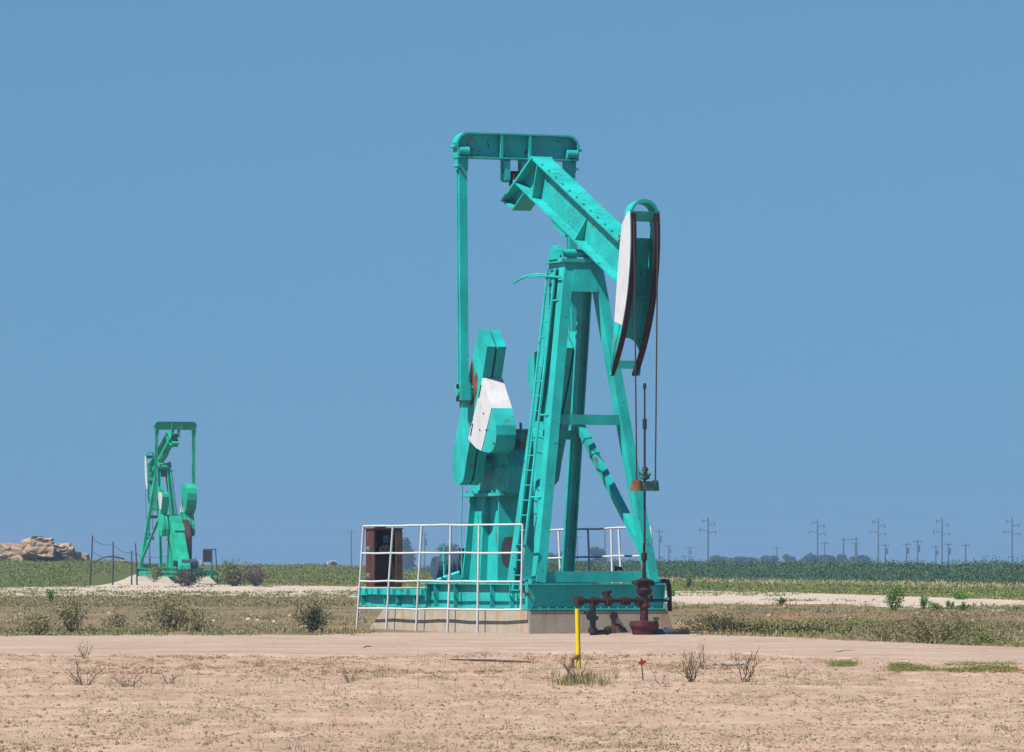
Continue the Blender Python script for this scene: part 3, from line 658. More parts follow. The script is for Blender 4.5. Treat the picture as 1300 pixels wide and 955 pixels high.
b.cyl((vp-.2, sw-.02, zy(778)), (vp-.02, sw-.1, zy(779)), .03, 8); b.cyl((vp, sw-.02, zy(803)), (Ps(773, 803, sw)[0], sw, zy(802)), .05, 10); b.cyl((Ps(769, 803, sw)[0], sw, zy(801)), (Ps(775, 803, sw)[0], sw, zy(799)), .09, 10)
b.build('drain_pipe', M['dark'], wh)
b = MB(); b.cyl((Ps(748, 782, sw)[0], sw-.12, zy(781)), (Ps(748, 782, sw)[0], sw-.08, zy(781)), .11, 18); b.build('hand_wheel', M['dark'], wh)
b = MB(); b.tube([(Ps(x, y, sw+.1)[0], sw+.1, Ps(x, y, sw+.1)[2]) for x, y in ((781, 793), (786, 794), (791, 799), (796, 802))], .03, 8); b.build('hose', M['dark'], wh)
b = MB(); b.tube([(vw+.3, sw, zy(803)), (vw+.7, sw-.05, zy(805)), (vw+1.0, sw, zy(804))], .06, 8)
b.build('union', M['dark'], wh); b = MB(); b.box((Ps(788, 800, sw)[0], sw, zy(803)), (Ps(795, 800, sw)[0], sw+.12, zy(797))); b.build('coupling', M['dark'], wh)
pv_ = frame(empty('port_pipe')); tag(pv_, 'round black pipe mouth in the front of the concrete plinth with an orange rust streak', 'pipe')
p = Ps(779, 782, -.01); b = MB(); b.cyl((p[0], -.04, p[2]), (p[0], .1, p[2]), .085, 24); b.build('pipe_mouth', M['dark'], pv_)
b = MB(); b.box((p[0]-.05, -.006, 0.0), (p[0]+.05, .03, p[2]-.09)); b.build('rust_streak', M['rust_orange'], pv_)
vl = frame(empty('ground_valve')); tag(vl, 'small dark blue valve with a yellow-green tap on the ground right of the wellhead', 'valve')
pq = Ps(836, 803, sw); b = MB(); b.cyl((pq[0]-.25, sw, pq[2]), (pq[0]+.15, sw, pq[2]-.01), .08, 12); b.cyl((pq[0]+.15, sw, pq[2]), (pq[0]+.3, sw, pq[2]), .11, 10); b.cyl((pq[0]-.05, sw, pq[2]), (pq[0]-.05, sw, pq[2]+.15), .05, 10); b.build('valve_body', M['motor'], vl)
b = MB(); b.cyl((pq[0]-.05, sw, pq[2]+.15), (pq[0]-.05, sw, pq[2]+.30), .03, 8); b.box((pq[0]-.11, sw-.02, pq[2]+.26), (pq[0]+.01, sw+.02, pq[2]+.32)); b.build('tap', leaf('lime_tap_paint', (.35, .38, .04)), vl)
# black hose bracket on front right of skid
hb = frame(empty('discharge_hose')); tag(hb, 'black hose bent over the right front corner of the turquoise skid', 'hose')
b = MB(); b.tube([Ps(x, y, .5) for x, y in ((838, 740), (843, 737.5), (847.5, 738), (849.5, 745), (850, 758), (850.5, 776))], .05, 8); b.build('hose_pipe', M['dark'], hb)
b = MB(); b.tube([Ps(x, y, 3.0) for x, y in ((781.5, 725), (781.5, 721.5), (788, 721.5), (788.5, 725))], .04, 6); b.build('hose_hoop', M['dark'], hb)

# ------------------------------------------------------------------ terrain
def sstep(a, b, x): t = np.clip((x-a)/(b-a), 0, 1); return t*t*(3-2*t)
def H(X, Y):
    X = np.asarray(X, float); Y = np.asarray(Y, float)
    px = CX+F*X/np.maximum(Y, 1.0)                        # bearing of the point
    Lf = 1-sstep(-16.0+0*Y, 0.0+0*Y, X*420/np.maximum(Y, 60))
    zc = 1.17+0.40*(1-sstep(-34., -24., X*420/np.maximum(Y, 60)))
    bump = sstep(335, 425, Y)*(1-sstep(440, 620, Y)*1.0)
    h = zc*Lf*bump-Lf*3.2*sstep(440, 700, Y)
    Rr = sstep(10., 45., X*450/np.maximum(Y, 60))
    h = h-Rr*0.0021*np.maximum(Y-350, 0)-(1-Lf)*(1-Rr)*0.0003*np.maximum(Y-450, 0)
    return h
def Hf(x, y): return float(H(x, y))
def fbm(X, Y, sc, seed=0, octv=4):
    out = np.zeros(np.shape(X)); a = 1; tot = 0
    fx, fy = np.ravel(np.asarray(X, float)), np.ravel(np.asarray(Y, float)); acc = np.zeros(len(fx))
    for o in range(octv):
        acc += a*np.array([mnoise.noise((x*sc+seed*13.7, y*sc+seed*7.1, seed*3.3)) for x, y in zip(fx, fy)]); tot += a; a *= .5; sc *= 2.1
    return (acc/tot).reshape(np.shape(X))
rows = np.concatenate([np.arange(12, 30, 3.0), np.geomspace(30, 130, 460), np.geomspace(131, 480, 120), np.geomspace(486, 6500, 50)])
cols = np.concatenate([np.linspace(-3.2, -0.125, 8)[:-1], np.linspace(-0.125, 0.125, 440), np.linspace(.125, 3.2, 8)[1:]])
YY, KK = np.meshgrid(rows, cols, indexing='ij'); XX = KK*np.maximum(YY, 40)
ZZ = H(XX, YY); near = (YY < 480)
nz = fbm(XX, YY, .12, 1, 3)*.10+fbm(XX, YY, .9, 2, 3)*.03
pad = np.exp(-(((XX-1)/5.5)**2+((YY-112)/7)**2))
ZZ = ZZ+nz*(1-pad)*np.where(YY < 350, 1, .5)
_px = CX+F*XX/YY
_lo = np.interp(_px, [-500, 0, 450, 600, 870, 1040, 1300, 1800], [86.2, 86.2, 85.5, 84, 85, 83.4, 75, 66])
_f = (np.abs(_px-650) < 760) & (YY < _lo+1) & (YY > 36)
rl_ = np.zeros_like(ZZ); rl_[_f] = fbm(XX[_f], YY[_f], 1.6, 8, 4)*.055
ZZ = ZZ+rl_*(1-sstep(-3, 0, YY-_lo))
GRID = None
nr, nc = YY.shape
verts = np.stack([XX, YY, ZZ], -1).reshape(-1, 3)
idx = np.arange(nr*nc).reshape(nr, nc)
faces = np.stack([idx[:-1, :-1], idx[:-1, 1:], idx[1:, 1:], idx[1:, :-1]], -1).reshape(-1, 4)

# soil kinds
px = CX+F*XX/YY
up_edge = np.interp(px, [-500, 0, 450, 520, 870, 1000, 1300, 1800], [107.7, 107.7, 107.7, 112, 111, 103.4, 92.3, 80])
lo_edge = np.interp(px, [-500, 0, 450, 600, 870, 1040, 1300, 1800], [86.2, 86.2, 85.5, 84, 85, 83.4, 75, 66])
vegm = sstep(0, 2.5, YY-up_edge)                               # scrub ground behind the road
hill = sstep(285, 330, YY)*(1-sstep(-8., 12., XX))             # green hillside, left
right_band = sstep(.0, 22, YY-np.interp(px, [600, 850, 1300], [272, 272, 207]))*(sstep(-8., 12., XX))
green = np.clip(hill+right_band, 0, 1)
redm = sstep(.02, .25, fbm(XX, YY/3.0, .12, 5, 3))*sstep(-2, 8, XX)*vegm
att = np.stack([vegm, green, redm, np.ones_like(redm)], -1).reshape(-1, 4).astype(np.float32)

def ground_mat():
    m = MAT('scrub_soil', 0.95, 0.1)
    a = m.t.nodes.new('ShaderNodeAttribute'); a.attribute_name = 'soil'; sp = m.t.nodes.new('ShaderNodeSeparateColor'); m.t.links.new(a.outputs['Color'], sp.inputs[0])
    veg, grn, red = sp.outputs[0], sp.outputs[1], sp.outputs[2]
    n1 = m.noise(.35, 6, .6, (1, .35, 1)); n2 = m.noise(2.2, 8, .7, (1, .4, 1)); n3 = m.noise(14, 8, .75, (1, .5, 1))
    sand = m.mix(m.ramp(n2, [(.35, 0.), (.65, 1.)]), (0.43, 0.285, 0.195), (0.57, 0.42, 0.315))
    sand = m.mix(m.ramp(n3, [(.55, 0.), (.75, .7)]), sand, (0.240, 0.144, 0.084))
    sand = m.mix(m.ramp(n3, [(.25, .8), (.40, .0)]), sand, (0.576, 0.464, 0.360))
    n5 = m.noise(.7, 8, .75, (.5, .8, 1), (7, 3, 0)); sand = m.mix(m.ramp(n5, [(.46, 0.), (.62, .65)]), sand, (.30, .215, .15)); sand = m.mix(m.ramp(n5, [(.30, .6), (.44, 0.)]), sand, (.56, .43, .33))
    soil = m.mix(m.ramp(n2, [(.35, 0.), (.65, 1.)]), (0.192, 0.136, 0.080), (0.336, 0.240, 0.152))
    soil = m.mix(m.math('MULTIPLY', red, .8), soil, (0.368, 0.184, 0.104))
    og = m.mix(m.ramp(n3, [(.3, 0.), (.7, 1.)]), (0.088, 0.092, 0.040), (0.176, 0.160, 0.080))
    vmask = m.ramp(m.math('ADD', m.math('MULTIPLY', n1, .6), m.math('MULTIPLY', n2, .4)), [(.44, 0.), (.56, 1.)])
    scrub = m.mix(m.math('MULTIPLY', vmask, .75), soil, og)
    gr = m.mix(m.ramp(n2, [(.3, 0.), (.7, 1.)]), (0.060, 0.080, 0.018), (0.136, 0.144, 0.040))
    e = m.math('ADD', veg, m.math('MULTIPLY', m.math('SUBTRACT', n2, .5), .8)); e = m.ramp(e, [(.45, 0.), (.55, 1.)])
    col = m.mix(e, sand, scrub)
    e2 = m.ramp(m.math('ADD', grn, m.math('MULTIPLY', m.math('SUBTRACT', n2, .5), .6)), [(.4, 0.), (.6, 1.)])
    col = m.mix(e2, col, gr)
    m.color(col); m.bump(m.math('ADD', n3, m.math('MULTIPLY', n2, 2.)), .6, .05); return m.m
ground = raw('ground', verts, faces, ground_mat()); tag(ground, 'dry sandy scrubland with low weeds and reddish soil patches', None, None, 'structure')
ca_ = ground.data.color_attributes.new('soil', 'FLOAT_COLOR', 'POINT'); ca_.data.foreach_set('color', att.ravel())
ground.data.polygons.foreach_set('use_smooth', [True]*len(ground.data.polygons))

from mathutils.bvhtree import BVHTree
bvh = BVHTree.FromPolygons([tuple(v) for v in verts.tolist()], faces.tolist())
def gz(x, y):
    h = bvh.ray_cast(Vector((x, y, 50)), Vector((0, 0, -1)))
    return h[0].z if h[0] is not None else Hf(x, y)
def gpt(px_, py_):        # ground point met by a sight line
    d = Vector(((px_-CX)/F, 1, (HY-py_)/F)).normalized(); h = bvh.ray_cast(Vector((0, 0, ZC)), d)
    if h[0] is None or h[0].y > 4000: Y = ZC*F/max(py_-HY, 2); return Vector(((px_-CX)/F*Y, Y, 0))
    return h[0]

def track_mat(name, c1, c2, grn=.0):
    m = MAT(name, .95, .1)
    n1 = m.noise(.5, 6, .6, (1, 2.2, 1)); n2 = m.noise(3, 8, .7, (1, .5, 1)); n3 = m.noise(22, 6, .8)
    c = m.mix(m.ramp(n1, [(.35, 0.), (.65, 1.)]), c1, c2)
    n4 = m.noise(.9, 7, .7, (.05, .9, 1), (3, 8, 0)); c = m.mix(m.ramp(n4, [(.50, 0.), (.62, .55)]), c, tuple(x*y for x, y in zip(c1, (.80, .68, .58))))
    n6 = m.noise(6, 8, .85, (1, .6, 1), (1, 9, 0)); c = m.mix(m.ramp(n6, [(.52, 0.), (.60, .45)]), c, tuple(x*.72 for x in c1))
    c = m.mix(m.ramp(n2, [(.56, 0.), (.72, .55)]), c, tuple(x*.62 for x in c1))
    c = m.mix(m.ramp(n3, [(.62, 0.), (.72, .7)]), c, tuple(x*.4 for x in c1))
    c = m.mix(m.ramp(n3, [(.28, .7), (.38, 0.)]), c, (.60, .53, .45))
    m.color(c); m.bump(m.math('ADD', n3, m.math('MULTIPLY', n2, 2.)), .5, .04); return m.m
def ribbon(name, pxs, ups, los, mat, jit, seed, lift=.022, nx=420, ny=30):
    P = np.linspace(pxs[0], pxs[-1], nx); U = np.interp(P, pxs, ups); L = np.interp(P, pxs, los)
    ju = np.array([mnoise.fractal((p*.02, seed, 0), 1, 2, 5) for p in P])*jit; jl = np.array([mnoise.fractal((p*.02, seed+9, 0), 1, 2, 5) for p in P])*jit
    U = U+ju; L = L+jl; vs = []
    ks_ = [0]+[.01+.98*i/(ny-2) for i in range(ny-1)]+[1]
    for j in range(ny+1):
        k = ks_[j]; Yr = L+(U-L)*k; Xr = (P-CX)/F*Yr
        for x, y in zip(Xr, Yr): vs.append((x, y, gz(x, y)+(lift if 0 < j < ny else -.03)))
    id_ = np.arange((ny+1)*nx).reshape(ny+1, nx)
    fs = np.stack([id_[:-1, :-1], id_[:-1, 1:], id_[1:, 1:], id_[1:, :-1]], -1).reshape(-1, 4)
    o = raw(name, vs, fs, mat); o.data.polygons.foreach_set('use_smooth', [True]*len(fs)); return o
rd = ribbon('dirt_road', [-900, 0, 400, 470, 560, 680, 860, 1000, 1300, 2200], [107.7, 107.7, 107.7, 110.5, 112.5, 110.5, 110.8, 103.4, 92.3, 76],
            [86.2, 86.2, 85.7, 86, 87, 88, 88, 83.4, 75, 62], track_mat('pale_gravel', (0.400, 0.288, 0.216), (0.528, 0.408, 0.328)), .9, 3)
tag(rd, 'pale graded gravel road crossing the scrub in front of the pumpjack', None, None, 'structure')
tr = ribbon('caliche_track', [-900, 0, 110, 170, 300, 440, 600, 850, 1000, 1300, 2200], [290, 300, 318, 372, 330, 320, 300, 272, 255, 208, 150],
            [215, 226, 226, 222, 224, 228, 215, 188, 186, 165, 120], track_mat('white_caliche', (0.502, 0.395, 0.319), (0.608, 0.524, 0.441)), 9, 11)
tag(tr, 'whitish caliche track behind the pumpjack running across the field', None, None, 'structure')

# ------------------------------------------------------------------ grass and ground cover (uncountable: stuff)
def blades(P, h, n, spread, w, lean=.5):
    """P (N,3) roots, h (N,) heights -> verts, quads: n bent blades per root"""
    N = len(P); Pn = np.repeat(P, n, 0); hn = np.repeat(h, n)*rng.uniform(.5, 1.15, N*n); sp = np.repeat(spread, n)
    a = rng.uniform(0, 2*np.pi, N*n); r = sp*np.sqrt(rng.uniform(0, 1, N*n))
    base = Pn+np.stack([np.cos(a)*r, np.sin(a)*r, np.zeros(N*n)-.02], -1)
    la = rng.uniform(0, 2*np.pi, N*n); ll = hn*lean*rng.uniform(.1, 1, N*n)
    tip = base+np.stack([np.cos(la)*ll, np.sin(la)*ll, hn], -1)
    wa = rng.uniform(0, np.pi, N*n); wn = np.repeat(w, n); wv = np.stack([np.cos(wa), np.sin(wa), np.zeros(N*n)], -1)*wn[:, None]
    mid = (base*.45+tip*.55); mid[:, 2] += hn*.08
    V = np.stack([base-wv*.6, base+wv*.6, mid+wv, mid-wv, tip-wv*.15, tip+wv*.15], 1).reshape(-1, 3)
    o = np.arange(N*n)[:, None]*6
    Fq = np.concatenate([o+np.array([[0, 1, 2, 3]]), o+np.array([[3, 2, 5, 4]])], 0)
    return V, Fq
def scatter(n, x0, x1, y0, y1, dens, thr, seed, fit=None):
    out = []
    for _ in range(n):
        a, b_ = random.uniform(x0, x1), random.uniform(y0(0) if callable(y0) else y0, y1)
        if fit and not fit(a, b_): continue
        p = gpt(a, b_)
        d = mnoise.fractal((p.x*dens, p.y*dens*.45, seed), 1, 2, 3)
        if d > thr: out.append((p.x, p.y, p.z))
    return np.array(out)
def grass(name, label, P, hh, n, spread, w, mat, lean=.5):
    N = len(P); V, Fq = blades(P, hh*rng.uniform(.5, 1.3, N), n, spread*rng.uniform(.5, 1.4, N), np.full(N, w), lean)
    o = raw(name, V, Fq, mat); tag(o, label, 'ground cover', None, 'stuff'); return o
interp = lambda x, xs, ys: float(np.interp(x, xs, ys))
road_top = lambda x: interp(x, [0, 450, 470, 860, 880, 1000, 1300], [808.5, 808.5, 806, 806, 807, 812, 824.5])
road_bot = lambda x: interp(x, [0, 450, 860, 1040, 1300], [831, 832, 832, 836, 850])
tr_top = lambda x: interp(x, [0, 110, 170, 300, 440, 850, 1000, 1300], [746.5, 744, 740, 743, 744, 750, 752, 762])
tr_bot = lambda x: interp(x, [0, 170, 300, 440, 850, 1000, 1300], [758, 758.5, 758, 757, 767, 767.5, 774.7])
unit = lambda x, y: 470 < x < 860 and 775 < y < 812
mid = lambda x, y: tr_bot(x)-1 < y < road_top(x) and not unit(x, y)
def leafy(name, label, P, h, r, n, ls, mat):
    """low leafy cushions: n small leaves spread through a flattened dome at each root"""
    N = len(P); k = rng.uniform(.5, 1.5, N); C_ = np.repeat(P, n, 0); kk = np.repeat(k, n); m_ = N*n
    d = rng.normal(0, 1, (m_, 3)); d /= np.linalg.norm(d, axis=1)[:, None]; d[:, 2] = np.abs(d[:, 2]); rr = rng.uniform(.2, 1, m_)
    c = C_+d*(rr*kk)[:, None]*np.array([r, r, h]); s_ = (ls*rng.uniform(.5, 1.5, m_))[:, None]
    u = rng.normal(0, 1, (m_, 3)); u /= np.linalg.norm(u, axis=1)[:, None]; w_ = np.cross(u, rng.normal(0, 1, (m_, 3))); w_ /= np.linalg.norm(w_, axis=1)[:, None]
    V = np.stack([c-u*s_, c+w_*s_*.55, c+u*s_, c-w_*s_*.55], 1).reshape(-1, 3)
    o = raw(name, V, np.arange(len(V)).reshape(-1, 4), mat); tag(o, label, 'ground cover', None, 'stuff'); return o
midx = lambda x, y: -60 < x < 1360
def band(dens):      # keep a share of the roots that depends on where in the field they stand
    def f(x, y):
        if not mid(x, y): return False
        t = (y-tr_bot(x))/(road_top(x)-tr_bot(x)); return random.random() < dens(t, x)
    return f
bare = lambda t, x: 1.0 if t < .24 else (.25 if t < .84 else .5)
rgt = lambda t, x: (bare(t, x) if x < 860 else (.9 if t < .22 else (.25 if t < .40 else .95)))
P = scatter(9000, -60, 1360, 756, 822, .22, -.10, 1, band(rgt)); grass('olive_grass', 'olive scrub grass between the road and the white track', P, .12, 9, .22, .009, M['grass_olive'], 1.0)
P = scatter(9000, -60, 1360, 756, 822, .3, -.05, 5, band(lambda t, x: .55)); grass('dry_grass', 'dry tan grass between the road and the white track', P, .08, 9, .20, .007, M['grass_dry'], 1.2)
P = scatter(5200, -60, 1360, 756, 822, .2, .05, 9, band(rgt)); leafy('green_weeds', 'low grey-green weeds between the road and the white track', P, .11, .26, 26, .022, M['grass_grey'])
P = scatter(5200, -60, 1360, 756, 822, .14, .10, 19, band(rgt)); leafy('dull_weeds', 'low dull olive weeds between the road and the white track', P, .12, .30, 26, .020, M['leaf_mesquite'])
P = scatter(2200, -60, 860, 756, 780, .14, -.15, 29, band(lambda t, x: 1.0 if t < .26 else 0)); leafy('track_side_weeds', 'belt of grey-green weeds along the near side of the white track at the left', P, .14, .5, 26, .03, M['grass_olive'])
P = scatter(2600, 850, 1360, 764, 822, .2, .0, 14, band(lambda t, x: .9 if t > .45 else .1)); leafy('green_herbs', 'low green herbs at the road edge right of the pumpjack', P, .14, .25, 26, .02, M['grass_green'])
P = scatter(900, -60, 640, 800, 812, .3, .2, 15, mid); leafy('roadside_herbs', 'low green herbs along the far road edge at the left', P, .08, .25, 22, .02, M['grass_green'])
near_ = lambda x, y: y > road_bot(x)+1
P = scatter(2600, -40, 1340, 830, 975, .5, .06, 21, near_); grass('foreground_dry_grass', 'small tufts of dry brown grass on the foreground sand', P, .04, 10, .07, .003, M['grass_dry'], 1.2)
P = scatter(1800, -40, 1340, 830, 975, .35, .12, 23, near_); leafy('foreground_weeds', 'small grey-green weeds on the foreground sand', P, .03, .08, 22, .007, M['grass_grey'])
P = scatter(1500, -40, 1340, 832, 856, .45, .10, 24, near_); leafy('rusty_weeds', 'rusty brown dried weeds along the near road edge', P, .055, .12, 30, .009, M['weed_rusty'])
P = scatter(4200, -40, 1340, 832, 975, .4, .08, 44, lambda x, y: near_(x, y) and random.random() < (1 if y < 872 else .18)); leafy('grey_weeds', 'grey-green and olive weeds growing in loose patches on the foreground sand', P, .045, .16, 34, .008, M['grass_olive'])
P = scatter(2200, -40, 1340, 836, 975, .5, .14, 46, lambda x, y: near_(x, y) and random.random() < (1 if y < 876 else .2)); grass('dry_stalks', 'thin dry weed stalks standing in the foreground', P, .17, 4, .06, .0022, M['grass_dry'], .5)
P = scatter(1100, 1130, 1290, 843, 854, .6, -.18, 25, lambda x, y: random.random() < 1-abs(y-848)/7); P = np.concatenate([P, scatter(60, 1055, 1085, 842, 847, .3, -.3, 26)]); leafy('verge_weeds', 'strip of yellow-green weeds along the near road edge at the right', P, .075, .14, 34, .010, M['grass_green'])
trk = lambda x, y: tr_top(x)-1 < y < tr_bot(x)+1
P = scatter(3600, -60, 1360, 738, 777, .05, .10, 31, trk); leafy('track_weeds', 'patches of green weeds growing on the white track', P, .16, .5, 24, .045, M['grass_green'])
P = scatter(2200, -60, 1360, 752, 777, .08, -.1, 32, lambda x, y: tr_bot(x)-5 < y < tr_bot(x)+2); leafy('track_edge_weeds', 'olive weeds fringing the near edge of the white track', P, .16, .5, 24, .04, M['grass_olive'])
hl = lambda x, y: y < tr_top(x)+1 and not (105 < x < 285 and y > 733)
P = scatter(9000, -60, 760, 712.5, 746, .06, -.25, 33, hl); leafy('hillside_herbs', 'green herbs on the low rise behind on the left', P, .20, .8, 34, .045, M['grass_green'])
P = scatter(3000, -60, 760, 712.5, 746, .03, .05, 34, hl); leafy('hillside_scrub', 'darker olive scrub on the low rise behind on the left', P, .30, .9, 40, .045, M['leaf_hill'])
P = scatter(6500, 690, 1360, 733, 764, .06, -.5, 37, hl); leafy('field_herbs', 'green herbs in the field behind the white track at the right', P, .16, .7, 32, .04, M['grass_green'])
P = scatter(2600, 690, 1360, 733, 750, .04, -.3, 41, lambda x, y: y < interp(x, [690, 850, 1300], [740, 740, 750])); grass('straw_grass', 'pale straw-coloured grass heads at the foot of the far brush', P, .24, 9, .7, .022, M['grass_straw'], 1.0)

# stones
def rock(seed, r, flat=.6, sub=2):
    import bmesh
    bm = bmesh.new(); bmesh.ops.create_icosphere(bm, subdivisions=sub, radius=1)
    for v in bm.verts:
        c0 = v.co.copy(); n = mnoise.fractal(c0*1.3+Vector((seed*5.1, 0, 0)), 1, 2, 3); v.co = c0*(1+.45*n)
        for ax in range(3): v.co[ax] = max(-.72, min(.72, v.co[ax]))
        v.co += c0*.10*mnoise.fractal(Vector((c0.x*3, c0.y*3, c0.z*7))+Vector((seed*2.3, 0, 0)), 1, 2, 4)
        v.co = Vector((v.co.x*r, v.co.y*r*.8, v.co.z*r*flat))
    return bm
def rock_obj(name, seed, loc, r, flat, mat, sub=4):
    bm = rock(seed, r, flat, sub); me = bpy.data.meshes.new(name); bm.to_mesh(me); bm.free(); me.materials.append(mat)
    o = bpy.data.objects.new(name, me); COL.objects.link(o); o.location = loc; o.rotation_euler = (0, random.uniform(-.15, .15), random.uniform(0, 6)); return o
V = []; Fq = []
base_v = np.array([(-1, -1, 0), (1, -1, 0), (1, 1, 0), (-1, 1, 0), (-.6, -.6, 1), (.6, -.6, 1), (.6, .6, 1), (-.6, .6, 1)], float); base_f = np.array([(4, 5, 6, 7), (0, 1, 5, 4), (1, 2, 6, 5), (2, 3, 7, 6), (3, 0, 4, 7)])
def pebbles(n, y0, y1, r0, r1, fit):
    for _ in range(n):
        a, b_ = random.uniform(-30, 1330), random.uniform(y0, y1)
        if not fit(a, b_): continue
        p = gpt(a, b_); r = r0+(r1-r0)*random.random()**4; t = random.uniform(0, 6.28)
        q = base_v*np.array([r, r*.8, r*.9])*rng.uniform(.7, 1.2, (8, 3)); q = np.stack([q[:, 0]*math.cos(t)-q[:, 1]*math.sin(t), q[:, 0]*math.sin(t)+q[:, 1]*math.cos(t), q[:, 2]], -1)+np.array(p)
        q[:, 2] -= .003; Fq.append(base_f+len(V)*8); V.append(q)
pebbles(9000, 826, 975, .004, .015, lambda x, y: y > road_bot(x)-3); pebbles(900, 806, 852, .01, .03, lambda x, y: road_top(x) < y < road_bot(x)+2 and not unit(x, y)); pebbles(500, 738, 806, .02, .08, lambda x, y: y > tr_top(x) and not unit(x, y))
gv0 = None
gv = raw('gravel', np.concatenate(V), np.concatenate(Fq), plain('pale_pebble', (.44, .34, .26), .95, .3, 5)); tag(gv, 'scattered pale pebbles on the sand and the road', 'gravel', None, 'stuff')

V = []; Fq = []
pebbles(4200, 830, 975, .008, .03, lambda x, y: y > road_bot(x)-1 and mnoise.fractal((x*.012, y*.06, 2), 1, 2, 3) > -.05)
pebbles(34000, 830, 975, .005, .020, lambda x, y: y > road_bot(x)-1 and mnoise.fractal((x*.01, y*.05, 7), 1, 2, 4) > random.uniform(-.35, .25)); pebbles(5000, 806, 836, .008, .028, lambda x, y: road_top(x) < y < road_bot(x)+3 and not unit(x, y))
gv = raw('dirt_clods', np.concatenate(V), np.concatenate(Fq), M['clod']); tag(gv, 'scattered brown dirt clods on the sand and along the road', 'dirt clods', None, 'stuff')
# ------------------------------------------------------------------ shrubs
def shrub(px_, py_, wpx, hpx, label, foliage='leaf_mesquite', cat='shrub', group='scrub bushes', leaves=900, leafsize=1.0, stems=7, wood='bark', name='shrub', loc=None, upright=.6, twigs=3, open_=.5, smear=.0):
    p = gpt(px_, py_) if loc is None else Vector(loc); sc = p.y/F; W_, H_ = wpx*sc, hpx*sc
    root = empty(name, p); tag(root, label, cat, group)
    b = MB(); tips = []
    for k in range(stems):
        a = random.uniform(0, 2*math.pi); rad = (W_/2)*math.sqrt(random.uniform(.05, 1)); hgt = H_*random.uniform(.55, 1.0)*(1-.35*(rad/(W_/2+1e-6))**2)
        e = Vector((math.cos(a)*rad, math.sin(a)*rad*.8, hgt)); s0 = Vector((math.cos(a)*W_*.04, math.sin(a)*W_*.04, -.05)); pts = []
        n = 6
        for i in range(n+1):
            t = i/n; q = s0.lerp(e, t); q.x = s0.x+(e.x-s0.x)*t**(1+upright*.3); q += Vector((random.uniform(-1, 1), random.uniform(-1, 1), random.uniform(-.5, .5)))*H_*.045*(t > 0); pts.append(q)
        r0 = max(.004, H_*.014)*(1+.3*random.random()); b.tube(pts, [r0*(1-.75*i/n) for i in range(n+1)], 4, False)
        for _ in range(twigs):
            i = random.randint(2, n-1); q = pts[i]; d = (pts[i]-pts[i-1]).normalized(); side = Vector((random.uniform(-1, 1), random.uniform(-1, 1), random.uniform(-.1, .8))).normalized()
            ln = H_*random.uniform(.15, .38); m1 = q+(d*.6+side*.7).normalized()*ln*.55; m2 = m1+(d*.3+side*.8+Vector((0, 0, .3))).normalized()*ln*.45
            b.tube([q, m1, m2], [r0*.45, r0*.3, r0*.15], 3, False); tips += [m1, m2, (m1+m2)/2]
        tips += pts[2:]
    b.build('stems', M[wood], root)
    leaves = int(leaves*(.62 if cat == 'shrub' and foliage in ('leaf_mesquite', 'leaf_hill') and py_ > 760 else 1))
    if leaves:
        T_ = np.array([tuple(t) for t in tips]); ii = rng.integers(0, len(T_), leaves)
        C_ = T_[ii]+rng.normal(0, 1, (leaves, 3))*np.array([W_*.07, W_*.07, H_*.07])*(1+open_); C_[:, 2] = np.clip(C_[:, 2], .01, None)
        s_ = .018*leafsize*(p.y/110)**.6*rng.uniform(.5, 1.5, leaves)
        u = rng.normal(0, 1, (leaves, 3)); u /= np.linalg.norm(u, axis=1)[:, None]; w_ = np.cross(u, rng.normal(0, 1, (leaves, 3))); w_ /= np.linalg.norm(w_, axis=1)[:, None]
        Q = np.stack([C_-u*s_[:, None]*1.5, C_+w_*s_[:, None]*.7, C_+u*s_[:, None]*1.5, C_-w_*s_[:, None]*.7], 1).reshape(-1, 3)
        raw('foliage', Q, np.arange(leaves*4).reshape(-1, 4), M[foliage], root)
    return root
S = shrub
S(90, 803, 52, 44, 'sparse mesquite bush on the left with a dark bare trunk, above the road', leaves=1500, stems=9)
S(45, 806, 70, 28, 'low grey-green bush at the left edge just above the road', 'leaf_mesquite', leaves=1600, stems=10, wood='bark')
S(215, 801, 84, 44, 'wide rounded mesquite bush with forked stems below the small pumpjack', leaves=2600, stems=14)
S(252, 803, 40, 24, 'small low bush touching the right side of the wide mesquite bush', leaves=700)
S(395, 803, 42, 38, 'dark upright bush standing alone between the wide mesquite bush and the railing', 'leaf_dark', leaves=1500, stems=12, upright=.2)
S(150, 796, 40, 20, 'low grey bush between the two mesquite bushes on the left', leaves=600)
S(298, 745, 42, 32, 'rounded olive-green bush beside the white track right of the small pumpjack', 'leaf_hill', leaves=3000, stems=14, leafsize=1.2)
S(325, 745, 28, 28, 'purplish-brown dry bush right of the rounded olive-green bush', 'leaf_purple', leaves=1600, stems=14, leafsize=1.1, wood='twig')
S(205, 740, 44, 24, 'olive bush in front of the small pumpjack plinth', 'leaf_hill', leaves=1800, stems=12, leafsize=1.1)
S(236, 745, 42, 28, 'dark bush in front of the motor end of the small pumpjack', 'leaf_dark', leaves=2400, stems=14, leafsize=1.1)
S(64, 764, 10, 26, 'slim bright green weed on the left beside the white track', 'leaf_bright', 'weed', 'green weeds by the white track', 350, .9, 4, upright=0)
S(1190, 817, 150, 42, 'broad grey-green bush spreading above the road at the right', 'leaf_mesquite', leaves=5200, stems=26, leafsize=.8)
S(1120, 814, 50, 26, 'low bush at the left foot of the broad grey-green bush', 'leaf_mesquite', leaves=1100, leafsize=.8)
S(1255, 820, 60, 24, 'low olive bush at the right foot of the broad grey-green bush', 'leaf_hill', leaves=1300, leafsize=.8)
S(915, 803, 90, 28, 'tangled low bush just right of the concrete plinth', 'leaf_mesquite', leaves=2000, stems=14, leafsize=.8)
